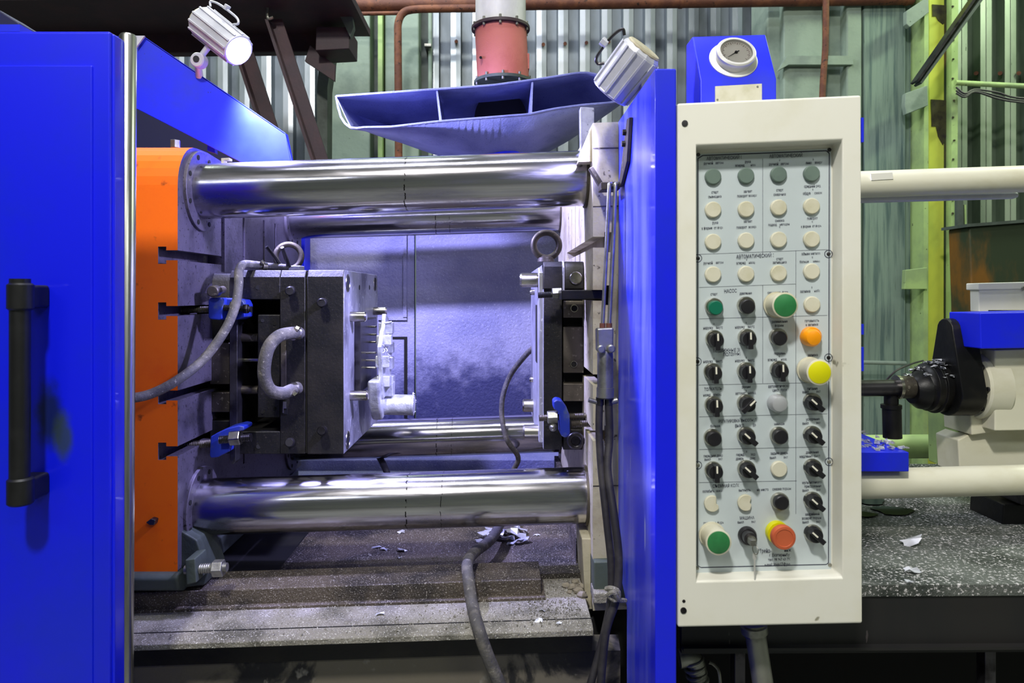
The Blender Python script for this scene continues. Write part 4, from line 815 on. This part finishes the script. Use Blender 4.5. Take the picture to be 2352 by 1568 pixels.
for x, y, cutx in ((1637, 1157, 8), (1714, 1155, 9)):
    T = C(x, y, PD-.006); pts = []
    for i in range(28):
        a = 2*PI*i/28; q = Vector((.0138*math.cos(a), 0, .0138*math.sin(a))); q.x = min(q.x, .0065+(.004*math.sin(a) if x > 1700 else 0)-(.0 if a < PI else -.004)); pts.append(T+q)
    o_ = build('broken_plug', MB().prism(pts, [v+Vector((0, .0064, 0)) for v in pts]), 'plug', cc, bevel=.0012); o_['label'] = 'cream blank plug with its right side cut off'
# key switch with hanging key
b_, B = rod(1720, 1233, .010, [(0, .0155), (.006, .0155), (.010, .0135)], 'bolt_dark', 'key_switch', label='steel key switch with a key hanging from it')
rod(1724, 1238, .024, [(0, .0108), (.024, .0108)], 'bolt_dark', 'lock_barrel', parent=b_); rod(1727, 1241, .030, [(0, .0075), (.030, .0075)], 'bright', 'lock_core', parent=b_)
build('key_in_lock', MB().bx(1724, 1240, 1736, 1254, 1.185, 1.20, 0), 'zinc', cc, b_, bevel=.001)
kq = [C(1734, 1254, -.005), C(1739, 1262, -.008), C(1738, 1276, -.006)]
build('key_ring', MB().tor(C(1735, 1262, -.006), (1, .3, 0), .0075, .0007, n=24, k=5), 'zinc', cc, b_)
build('hanging_key', MB().pr([(1730, 1272), (1738, 1271), (1738, 1283), (1735, 1286), (1735.5, 1326), (1733, 1327), (1732, 1286), (1730, 1283)], 1.193, 1.1955), 'satin', cc, b_)
# emergency stop
b_, B = rod(1790, 1226, .012, [(0, .0195), (.010, .0195), (.012, .0188)], 'btn_yellow', 'emergency_stop', n=36, label='red mushroom emergency stop on a yellow collar')
rod(1798, 1233, .030, [(0, .0110), (.030, .0110)], 'btn_red', 'shaft', parent=b_)
rod(1802, 1236, .040, [(.026, .0180), (.029, .0200), (.037, .0200), (.0395, .0185), (.0400, .0145), (.0390, .0140), (.0385, .002)], 'btn_red', 'mushroom_head', n=40, parent=b_)
# lettering
def text(s, px, py, hpx, name='lettering'):
    cu = bpy.data.curves.new('lettering', 'FONT'); cu.body = s; cu.align_x = 'CENTER'; cu.size = hpx*1.8/F; cu.resolution_u = 1; cu.offset = cu.size*.012
    to = bpy.data.objects.new('tmp', cu); col.objects.link(to); dg = bpy.context.evaluated_depsgraph_get(); me = bpy.data.meshes.new_from_object(to.evaluated_get(dg))
    bpy.data.objects.remove(to); me.name = 'lettering'; me.materials.clear(); me.materials.append(K['print'])
    q = C(px, py+hpx*.5, PD-.0002); R = Matrix.Translation(q-cc.location) @ Matrix.Rotation(.033, 4, 'Y').inverted() @ Matrix.Rotation(PI/2, 4, 'X') @ Matrix.Diagonal((.7, 1, 1, 1))
    me.transform(R); o_ = bpy.data.objects.new(name, me); col.objects.link(o_); o_.parent = cc; return o_
T = [("АВТОМАТИЧЕСКИЙ СЪЕМЩИК", 1683, 362, 7.5), ("АВТОМАТИЧЕСКИЙ СМАЗЧИК", 1826, 357, 7.5),
("ручной   автомат", 1642, 374, 6), ("рука", 1718, 371, 6), ("вперед        назад", 1715, 379, 6), ("0", 1791, 368, 5), ("ручной   автомат", 1792, 376, 6), ("0", 1868, 366, 5), ("вниз    вверх", 1870, 373, 6),
("старт", 1642, 441, 6), ("съемщика", 1642, 451, 6), ("захват", 1718, 439, 6), ("поворот возврат", 1718, 449, 6), ("старт", 1791, 436, 6), ("смазчика", 1791, 446, 6), ("средний ряд", 1866, 427, 6), ("0", 1867, 435, 5), ("обдув     смазка", 1868, 443, 6),
("рука", 1643, 511, 6), ("к форме  от формы", 1640, 523, 6), ("захват", 1718, 508, 6), ("поворот  возврат", 1717, 521, 6), ("смазка", 1791, 506, 6), ("подвод    неподвижн", 1793, 515, 5.5), ("0", 1791, 521, 5), ("поворот", 1866, 501, 6), ("0", 1866, 509, 5), ("к форме  от формы", 1866, 519, 5.5),
("АВТОМАТИЧЕСКИЙ ЗАЛИВЩИК", 1757, 587, 8), ("объем металла", 1864, 582, 6), ("0", 1715, 596, 5), ("ручной    автомат", 1642, 603, 6), ("вперед    назад", 1714, 603, 6), ("старт", 1791, 594, 6), ("заливщика", 1791, 602, 6), ("0", 1866, 591, 5), ("больше      меньше", 1863, 600, 5.5),
("НАСОС", 1678, 668, 8), ("старт", 1640, 675, 6), ("давление", 1713, 673, 6), ("смыкание  формы", 1790, 671, 6), ("0", 1865, 660, 5), ("заливка     набор", 1863, 668, 6),
("0", 1640, 744, 5), ("наружу    внутрь", 1640, 752, 6), ("0", 1714, 741, 5), ("наружу    внутрь", 1713, 750, 6), ("размыкание", 1791, 738, 6), ("формы", 1790, 747, 6), ("готовность", 1865, 736, 6), ("к заливке", 1865, 745, 6),
("ПОДВИЖНЫЕ ЗНАКИ", 1679, 804, 7.5), ("ПОЛЗУНЫ", 1681, 813, 7.5), ("0", 1640, 823, 5), ("наружу    внутрь", 1640, 829, 6), ("0", 1714, 821, 5), ("наружу    внутрь", 1713, 827, 6), ("поршень", 1791, 811, 6), ("0", 1790, 818, 5), ("вперед     назад", 1787, 825, 6), ("заливка", 1867, 815, 6),
("ТОЛКАТЕЛЬ", 1638, 893, 6.5), ("назад   вперед", 1637, 906, 6), ("режим", 1714, 888, 6), ("0", 1714, 897, 5), ("автомат   наладка", 1716, 902, 6), ("автоматический", 1791, 886, 6.5), ("цикл  пуск", 1791, 895, 6.5), ("питание", 1866, 892, 6), ("выкл          вкл", 1864, 899, 6),
("РЕГУЛИРОВКА ВЫСОТЫ ПРЕСС-ФОРМЫ", 1718, 965, 6.5), ("больше", 1643, 978, 6), ("ВЫКЛ          ВКЛ", 1716, 977, 7), ("меньше", 1790, 973, 6), ("ускорение", 1867, 962, 6), ("выкл          вкл", 1864, 971, 6),
("0", 1715, 1037, 5), ("передняя дверь", 1640, 1046, 6), ("выкл          вкл", 1639, 1054, 6), ("перед.        задн.", 1715, 1043, 6), ("дверь        дверь", 1715, 1052, 6), ("задняя дверь", 1790, 1040, 6), ("выкл          вкл", 1789, 1050, 6), ("движение", 1866, 1038, 6), ("медленно  быстро", 1864, 1047, 6),
("СЪЕМНАЯ КОЛОННА", 1677, 1115, 7.5), ("ослабить, зажать,", 1640, 1127, 6), ("вытянуть,", 1711, 1125, 6), ("на место", 1752, 1124, 6), ("смазка поршня", 1797, 1122, 6), ("мультипликатор", 1867, 1107, 6), ("прессования", 1867, 1116, 6), ("выкл          вкл", 1864, 1125, 6),
("МАШИНА", 1716, 1189, 7), ("смыкание формы", 1642, 1200, 6), ("выкл          вкл", 1715, 1198, 6), ("аварийный", 1866, 1180, 6), ("возврат поршня", 1866, 1189, 6), ("выкл          вкл", 1864, 1198, 6),
('"Трейд-             инжиниринг"', 1797, 1263, 8), ("г. Екатеринбург", 1794, 1274, 7), ("тел. 98 967 63 797 13", 1795, 1284, 6.5), ("e-mail: litejn17@yandex.ru", 1795, 1295, 7)]
for a_ in T: text(*a_)
st = thing('cabinet_stand', 'steel tube stand slanting down below the cream control box', 'stand', P(1740, 1600, 1.3))
build('tube', MB().cy(P(1732, 1436, 1.30), P(1775, 1720, 1.26), .0182, n=32), 'zinc', st); build('collar', MB().cy(P(1731, 1436, 1.30), P(1733, 1452, 1.30), .0235, n=32), 'zinc', st)
build('collar_ring', MB().tor(P(1733, 1456, 1.30), (.1, 0, -1), .0185, .002), 'bright', st)
hf = thing('hydraulic_fitting', 'blue-grey corrugated hose fitting below the left corner of the control box', 'fitting', P(1590, 1560, 1.5))
build('hose_end', MB().tube([P(1560, 1512, 1.5), P(1585, 1510, 1.5), P(1600, 1530, 1.5), P(1606, 1600, 1.5)], .019, n=20), 'zinc', hf)
for k in range(4): build('rib', MB().tor(P(1592+k*4, 1516+k*16, 1.5), (.35, 0, -1), .0195, .004), 'zinc', hf)
build('clip_strap', MB().tube([P(1628, 1520, 1.55), P(1640, 1526, 1.55), P(1652, 1548, 1.55), P(1656, 1620, 1.55)], .004, n=8), 'zinc', hf)

# ------------------------------------------------------------ gauge housing
gb = thing('gauge_housing', 'blue housing with a round pressure gauge standing behind the control box', 'gauge housing', P(1690, 230, 1.45))
zTg = ZX(1345, 1.45)-.03
XL, XR = XX(1608, 1.4), XX(1784, 1.4); zf = ZX(186, 1.4); zt2 = ZX(84, 1.457)
build('shell', MB().px([(1.40, zTg), (1.40, zf), (1.457, zt2), (1.505, zt2), (1.505, zTg)], XL, XR, .03), 'blue', gb, bevel=.003)
nrm = Vector((0, -(zt2-zf), .057)).normalized(); cg = Vector((XX(1684, 1.43), 1.43, 0)); s = .44; cg = Vector((XX(1684, 1.4+.057*s), 1.4+.057*s, zf+(zt2-zf)*s+.002))
build('gauge_flange', MB().lathe(cg, nrm, [(-.002, .0475), (.002, .0475), (.0035, .045)], n=48), 'satin', gb)
gg = build('gauge_bezel', MB().lathe(cg, nrm, [(.002, .036), (.012, .036), (.016, .0385), (.022, .0385), (.024, .036), (.024, .0315), (.018, .0312)], n=48), 'satin', gb)
build('dial', MB().lathe(cg, nrm, [(.015, .0312), (.0185, .0312)], n=40), 'gaugeface', gb, gg)
u = Vector((1, 0, 0)); w_ = nrm.cross(u)*-1; w_ = w_ if w_.z > 0 else -w_
mk = MB()
for i in range(28):
    a = math.radians(225-i*10); d = u*math.cos(a)+w_*math.sin(a); f_ = u*-math.sin(a)+w_*math.cos(a); r0 = .0225 if i % 3 == 0 else .025
    q = cg+nrm*.0188; mk.prism([q+d*r0-f_*.0004, q+d*.0275-f_*.0004, q+d*.0275+f_*.0004, q+d*r0+f_*.0004], [v+nrm*.0003 for v in (q+d*r0-f_*.0004, q+d*.0275-f_*.0004, q+d*.0275+f_*.0004, q+d*r0+f_*.0004)])
build('scale_marks', mk, 'rust', gb, gg)
a = math.radians(215); d = u*math.cos(a)+w_*math.sin(a); f_ = u*-math.sin(a)+w_*math.cos(a); q = cg+nrm*.0195
build('needle', MB().prism([q-d*.008-f_*.0012, q+d*.021-f_*.0004, q+d*.021+f_*.0004, q-d*.008+f_*.0012], [v+nrm*.0006 for v in (q-d*.008-f_*.0012, q+d*.021-f_*.0004, q+d*.021+f_*.0004, q-d*.008+f_*.0012)]), 'btn_black', gb, gg)
build('needle_hub', MB().lathe(q, nrm, [(0, .003), (.002, .003)], n=16), 'btn_black', gb, gg)
build('glass_front', MB().lathe(cg, nrm, [(.0222, .0316), (.0232, .0316)], n=40), 'glass', gb, gg)
np_ = build('name_plate', MB().pr([(1643, 198), (1750, 192), (1750, 250), (1643, 250)], 1.397, 1.4), 'plug', gb)
for x, y in ((1648, 229), (1740, 199)): build('plate_rivet', MB().lathe(P(x, y, 1.397), (0, -1, 0), [(0, .0022), (.001, .0018)], n=10), 'zinc', gb, np_)

# ------------------------------------------------------------ injection side at the right
tbl = thing('machine_table', 'long dark bench littered with flakes under the cream tubes at the right', 'table', P(1900, 1600, 1.5))
zT = ZX(1345, 1.45)
build('table_top', MB().px([(1.45, zT), (2.4, zT), (2.4, zT-.025), (1.45, zT-.025)], XX(1567, 1.45), 2.2, .006), 'table', tbl, bevel=.002)
build('table_side', MB().px([(1.455, zT-.022), (1.47, zT-.022), (1.47, zT-.14), (1.455, zT-.14)], XX(1567, 1.45), 2.2, .006), 'table_edge', tbl)
build('side_lip', MB().px([(1.44, zT-.122), (1.47, zT-.122), (1.47, zT-.128), (1.44, zT-.128)], XX(1567, 1.45), 2.2, .006), 'table_edge', tbl)
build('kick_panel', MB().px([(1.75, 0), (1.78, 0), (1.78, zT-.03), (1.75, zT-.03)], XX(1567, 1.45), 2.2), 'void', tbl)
for x in (2276, 1700): build('leg', MB().pr([(x-13, 1470), (x+13, 1470), (x+13, 2380), (x-13, 2380)], 1.49, 1.52), 'bolt_dark', tbl, bevel=.003)
build('cross_strip', MB().pr([(1980, 1178), (2500, 1170), (2500, 1186), (1980, 1196)], 2.02, 2.06), 'table_edge', tbl)
build('back_strip', MB().px([(2.30, zT), (2.34, zT), (2.34, zT+.03), (2.30, zT+.03)], .5, 2.2, .006), 'table', tbl)
build('mount_foot', MB().pr([(2306, 1158), (2500, 1158), (2500, 1212), (2302, 1212)], 1.82, 1.95), 'black_steel', tbl, bevel=.004)
build('mount_lug', MB().pr([(2345, 1136), (2500, 1136), (2500, 1160), (2345, 1160)], 1.80, 1.88), 'bolt_dark', tbl, bevel=.003)
for k, (x, y, D, r) in enumerate(((1995, 1180, 2.02, .045), (2050, 1198, 1.93, .05), (1984, 1206, 1.9, .03))):
    q = P(x, y, D); q.z = zT+.0075; ring = [q+Vector((r*(1+.25*math.sin(3*a+k))*math.cos(a), r*.8*math.sin(a), 0)) for a in [2*PI*i/20 for i in range(20)]]
    build('oil_puddle', MB().prism(ring, [v-Vector((0, 0, .001)) for v in ring]), M('oil_puddle_%d' % k, '0a0b0a', rough=.08), tbl)
solo('upper_guide_tube', MB().lathe(P(1860, 428, 1.75), P(2560, 403.5, 1.75)-P(1860, 428, 1.75), [(0, .0325), (.75, .0325)], n=48), 'tube_cream', 'thick cream tube running right from behind the control box, upper one', 'tube')
solo('light_rod', MB().lathe(P(1860, 461, 1.79), P(2336, 448, 1.79)-P(1860, 461, 1.79), [(0, .0095), (.505, .0095), (.516, .006)], n=24), 'white_alu', 'thin pale lavender rod just under the upper cream tube', 'rod')
build_label = MB().pr([(2000, 399), (2050, 396), (2052, 411), (2002, 414)], 1.716, 1.719)
solo('paper_tag', build_label, 'cream_clean', 'blank white paper tag stuck on the upper cream tube', 'tag')
solo('lower_guide_tube', MB().lathe(P(1860, 1114, 1.75), P(2560, 1096, 1.75)-P(1860, 1114, 1.75), [(0, .036), (.75, .036)], n=48), 'tube_cream', 'thick chipped cream tube running right above the bench, lower one', 'tube')
solo('rear_guide_tube', MB().lathe(P(1960, 1026, 2.2), P(2240, 1024, 2.2)-P(1960, 1026, 2.2), [(0, .036), (.40, .036)], n=40), 'yellow_green', 'green tinted tube behind the blue tray, ending at the cream frame', 'tube')
inj = thing('injection_unit', 'cream injection cylinder frame with a round bolted flange at the right edge', 'injection unit', P(2290, 1090, 1.9))
build('cylinder_block', MB().pr([(2285, 803), (2500, 796), (2500, 986), (2285, 990)], 1.85, 2.02), 'tube_cream', inj, bevel=.004)
build('side_cheek', MB().pr([(2222, 806), (2290, 803), (2290, 992), (2232, 1000)], 1.90, 2.02), 'tube_cream', inj, bevel=.004)
build('flange_disc', MB().lathe(Vector((XX(2262, 1.92), 1.92, ZX(885, 1.92))), (-1, 0, 0), [(-.02, .088), (.035, .088), (.041, .083)], n=48), 'tube_cream', inj)
for a in range(0, 360, 45):
    q = Vector((XX(2262, 1.92)-.039, 1.92+.076*math.cos(math.radians(a)), ZX(885, 1.92)+.076*math.sin(math.radians(a)))); build('flange_screw', MB().cy(q, q-Vector((.006, 0, 0)), .006, n=12), 'bolt_dark', inj)
build('lower_frame', MB().pr([(2248, 988), (2500, 984), (2500, 1095), (2300, 1095), (2262, 1085), (2205, 1090), (2200, 1010)], 1.92, 2.02), 'tube_cream', inj, bevel=.004)
build('lower_web', MB().pr([(2200, 950), (2252, 950), (2216, 1085), (2202, 1085)], 1.96, 2.1), 'yellow_green', inj, bevel=.003)
solo('blue_top_cover', MB().pr([(2251, 719), (2500, 714), (2500, 798), (2253, 801)], 1.80, 1.925), 'blue', 'blue box-shaped cover lying on the cream injection unit', 'cover', bevel=.003)
ff = thing('flange_cover', 'black teardrop-shaped flange on the face of the cream injection unit', 'flange', P(2190, 950, 1.9))
zc_ = ZX(884, 1.93); prof = []
for i in range(17): a = -PI*.06-PI*.88*i/16; prof.append((1.93+.078*math.cos(a), zc_+.078*math.sin(a)))
zt3 = ZX(754, 1.93)
for i in range(9): a = PI-PI*i/8; prof.append((1.93+.034*math.cos(a), zt3-.002+.030*math.sin(a)))
build('plate', MB().px([(y-.02, z) for y, z in prof], XX(2158, 1.93), XX(2214, 1.93)), 'black_steel', ff, bevel=.004)
build('upper_boss', MB().cy(Vector((XX(2200, 1.95), 1.95, ZX(764, 1.95))), Vector((XX(2240, 1.95), 1.95, ZX(764, 1.95))), .035, n=32), 'bolt_dark', ff, bevel=.003)
cp = thing('plunger_coupling', 'black round plunger coupling dusted with silver flakes, at the end of the shaft', 'coupling', P(2120, 940, 1.93))
build('hub', MB().lathe(P(2150, 888, 1.93), (-1, -.05, 0), [(-.02, .066), (0, .068), (.012, .070), (.014, .064), (.030, .064), (.034, .056), (.045, .050)], n=40), 'black_steel', cp, bevel=.001)
build('cup', MB().lathe(P(2118, 895, 1.92), (-1, -.05, 0), [(0, .052), (.012, .050), (.03, .036)], n=32), 'black_steel', cp)
mb = MB()
for k in range(60):
    a = random.uniform(PI*.12, PI*.75); xx = random.uniform(-.005, .055) if k < 44 else random.uniform(.05, .085); r_ = .068-.25*max(0, xx-.012)*1.0
    r_ = .070 if xx < .014 else .065 if xx < .032 else .048 if xx < .055 else .030
    q = P(2150, 888, 1.93)+Vector((-xx, -r_*math.cos(a)*1.0, r_*math.sin(a))); s_ = random.uniform(.005, .012)
    mb.prism([q+Vector((random.uniform(-s_, s_), random.uniform(-s_, s_), random.uniform(-s_*.3, s_*.6))) for _ in range(4)], [q+Vector((random.uniform(-s_, s_), random.uniform(-s_, s_), random.uniform(0, s_*.8))) for _ in range(4)])
o = build('silver_flakes', mb, 'alu', cp); o['kind'] = 'stuff'
ps = thing('plunger_rod', 'dark steel plunger rod coming out from behind the control box', 'rod', P(2040, 912, 1.92))
build('shaft', MB().cy(P(1860, 893, 1.92), P(2068, 890, 1.92), .0220, n=32), 'bolt_dark', ps); build('sleeve', MB().cy(P(2063, 889, 1.92), P(2118, 888, 1.92), .0300, n=32), 'mid_steel', ps, bevel=.002)
build('sleeve_ring', MB().cy(P(2058, 889, 1.92), P(2065, 889, 1.92), .032, n=32), 'bright', ps)
vp = thing('drop_pipe', 'black stub pipe hanging below the plunger rod', 'pipe', P(2048, 1000, 1.92))
build('pipe', MB().cy(P(2048, 935, 1.93), P(2050, 1005, 1.93), .0235, n=24), 'black_steel', vp); build('collar', MB().lathe(P(2047, 905, 1.93), (0, 0, -1), [(0, .018), (.026, .018), (.028, .026), (.038, .026)], n=24), 'black_steel', vp)
solo('wall_wire', MB().tube([P(2036, 872, 2.2), P(2060, 850, 2.2), P(2095, 835, 2.3), P(2120, 828, 2.4)], .003, n=6), 'cable', 'thin dark wire bending behind the plunger rod', 'wire')
solo('pale_wall_conduit', MB().cy(P(1900, 830, 3.9), P(2080, 834, 3.9), .011), 'concrete', 'pale horizontal conduit on the weathered panel above the plunger rod', 'conduit')
tr = thing('blue_tray', 'blue tray holding silver flakes, right of the control box', 'tray', P(2000, 1082, 1.8))
build('tray_body', MB().px([(1.70, ZX(1083, 1.70)), (1.70, ZX(1038, 1.70)), (2.02, ZX(1037, 1.70)), (2.02, ZX(1083, 1.70))], XX(1880, 1.70), XX(2088, 1.70)), 'blue', tr, bevel=.002)
mb = MB()
for k in range(110):
    q = Vector((XX(1965, 1.75)+random.random()**1.4*.12, random.uniform(1.71, 1.98), ZX(1037, 1.70)+.001)); q.x -= (q.y-1.7)*.05; s_ = random.uniform(.004, .012)
    b4 = [q+Vector((random.uniform(-s_, s_), random.uniform(-s_, s_), random.uniform(0, .002))) for _ in range(4)]; mb.prism(b4, [v+Vector((0, 0, random.uniform(.001, .007))) for v in b4])
o = build('silver_flakes', mb, 'alu', tr); o['kind'] = 'stuff'
jb = thing('junction_box', 'pale cream junction box with a lid, above the blue top cover', 'box', P(2330, 710, 2.1))
build('box', MB().pr([(2248, 662), (2480, 656), (2480, 716), (2249, 716)], 2.05, 2.09), 'cream_clean', jb, bevel=.003)
build('lid', MB().pr([(2247, 650), (2480, 644), (2480, 661), (2247, 666)], 2.045, 2.10), 'cream_clean', jb, bevel=.003)
build('lid_screw', MB().lathe(P(2350, 662, 2.045), (0, -1, 0), [(0, .006), (.003, .005)], n=12), 'zinc', jb)
build('box_foot', MB().pr([(2270, 712), (2470, 712), (2470, 735), (2270, 735)], 2.05, 2.09), 'black_steel', jb)

# ------------------------------------------------------------ torn flakes and rubble on the bed
def flake(px, py, D, s, seed, lift=0., mat='alu'):
    rnd = random.Random(seed); c = P(px, py, D); n_ = 11; top_ = []; a0 = rnd.random()*6.28; asp = rnd.uniform(.4, .75)
    tilt = Matrix.Rotation(rnd.uniform(-.5, .5), 3, 'X') @ Matrix.Rotation(rnd.uniform(-.4, .4), 3, 'Y')
    for i in range(n_):
        a = 2*PI*i/n_; r = s*rnd.uniform(.45, 1.1); v = Vector((r*math.cos(a+a0), r*asp*math.sin(a+a0), s*rnd.uniform(-.12, .25))); top_.append(c+Vector((0, 0, lift+s*.15))+tilt @ v)
    mid = c+Vector((0, 0, lift+s*rnd.uniform(.1, .4))); th_ = Vector((0, 0, -.0012)); vs = [mid]+top_+[mid+th_]+[v+th_ for v in top_]
    fs = [(0, i+1, (i+1) % n_+1) for i in range(n_)]+[(n_+1, n_+2+(i+1) % n_, n_+2+i) for i in range(n_)]+[(i+1, n_+2+i, n_+2+(i+1) % n_, (i+1) % n_+1) for i in range(n_)]
    return MB().add(vs, fs)
def onz(px, py, z):                  # distance at which a picture point meets the sloping tray / ledge or a level top
    if z == zfl: return -.6667/((VY-py)/F-.033*(px-VX)/F)
    if z == zlg: return -.6791/((VY-py)/F-.033*(px-VX)/F)
    return (z-H)*F/(VY-py)
zfl, zlg = 'tray', 'ledge'
G = 'torn silvery flakes heaped under the lower tie bar beside the cable'
for k, (x, y, s) in enumerate(((1150, 1222, .020), (1168, 1230, .026), (1188, 1238, .024), (1140, 1240, .020), (1176, 1250, .022), (1160, 1244, .028), (1196, 1228, .020), (1120, 1238, .018), (1105, 1244, .016), (1206, 1246, .018), (1134, 1228, .02), (1184, 1222, .018))):
    solo('metal_flake', flake(x, y, onz(x, y, zfl), s*1.45, k+3, lift=.005*(k % 4)), 'alu', 'torn silvery flake in the heap under the lower tie bar', 'flake', G)
for k, (x, y, s, lb) in enumerate(((922, 1224, .016, 'small silvery flake on the bed just under the lower tie bar, left of the heap'), (925, 1266, .017, 'curled upright silvery flake left of the hanging cable'), (862, 1258, .017, 'leftmost pale ragged flake on the oily bed'),
        (886, 1262, .014, 'narrow pale flake beside the leftmost one'), (1233, 1230, .011, 'small bright flake right of the heap'), (918, 1282, .008, 'tiny silvery crumb below the curled flake'))):
    solo('metal_flake', flake(x, y, onz(x, y, zfl), s, 50+k), 'alu', lb, 'flake')
for k, (x, y, s, lb) in enumerate(((870, 1412, .014, 'pale flake lying on the dusty front ledge at its middle'), (1247, 1404, .012, 'pale pebble-like flake on the front ledge right of the rail end'), (1238, 1427, .011, 'thin white chip near the front edge of the ledge'), (1282, 1432, .008, 'small white chip at the right end of the front ledge'))):
    solo('metal_flake', flake(x, y, onz(x, y, zlg), s, 70+k), 'alu', lb, 'flake')
for k, (x, y, s, lb) in enumerate(((2095, 1312, .022, 'whitish leaf-shaped flake at the front of the right bench'), (2093, 1248, .034, 'broad torn silver flake in the middle of the right bench'), (2090, 1337, .012, 'pale flake at the very edge of the right bench'))):
    solo('metal_flake', flake(x, y, onz(x, y, zT+.006), s, 90+k), 'white_alu', lb, 'flake')
for k, (x, y, s) in enumerate(((1300, 1348, .011), (1316, 1352, .012), (1328, 1362, .014), (1335, 1350, .011), (1322, 1338, .010), (1338, 1370, .013), (1308, 1362, .008))):
    c = P(x, y, onz(x, y, zlg)); rnd = random.Random(k); mb = MB(); me = []
    ph = [(-1, .25), (-.6, .8), (0, 1), (.6, .75), (1, .2)]
    mb.lathe(c-Vector((0, 0, .002)), (rnd.uniform(-.3, .3), rnd.uniform(-.3, .3), 1), [(0, s*.7), (s*.35, s), (s*.8, s*.8), (s*1.1, s*.35)], n=7)
    mb.v = [v+Vector((rnd.uniform(-.2, .2)*s, rnd.uniform(-.2, .2)*s, rnd.uniform(-.1, .1)*s)) for v in mb.v]
    solo('slag_lump', mb, 'stone', 'crumbled grey slag lump at the right end of the front ledge', 'lump', 'slag lumps piled at the right end of the ledge', smooth=20)
mb = MB()
for k in range(1500):
    zone = random.random()
    if zone < .45: q = Vector((random.uniform(-.68, .17), random.uniform(1.46, 1.59), H-.716))
    elif zone < .75: q = Vector((random.uniform(.06, .17), random.uniform(1.47, 1.72), H-.716))
    else: q = Vector((random.uniform(-.35, .24), random.uniform(1.76, 2.0), H-.703))
    q.z += -S*(q.x-(XX(-80, 1.5) if zone < .75 else -1.1)); s_ = random.uniform(.0008, .003)
    if random.random() < .05: s_ *= 2
    mb.add([q+Vector((s_, 0, 0)), q+Vector((-s_*.5, s_*.9, 0)), q+Vector((-s_*.5, -s_*.9, 0)), q+Vector((0, 0, s_*1.3))], [(0, 1, 3), (1, 2, 3), (2, 0, 3), (2, 1, 0)])
o = build('metal_grit', mb, 'dust_light'); o['kind'] = 'stuff'; o['label'] = 'fine grey metal grit scattered over the front ledge and tray'; o['category'] = 'grit'
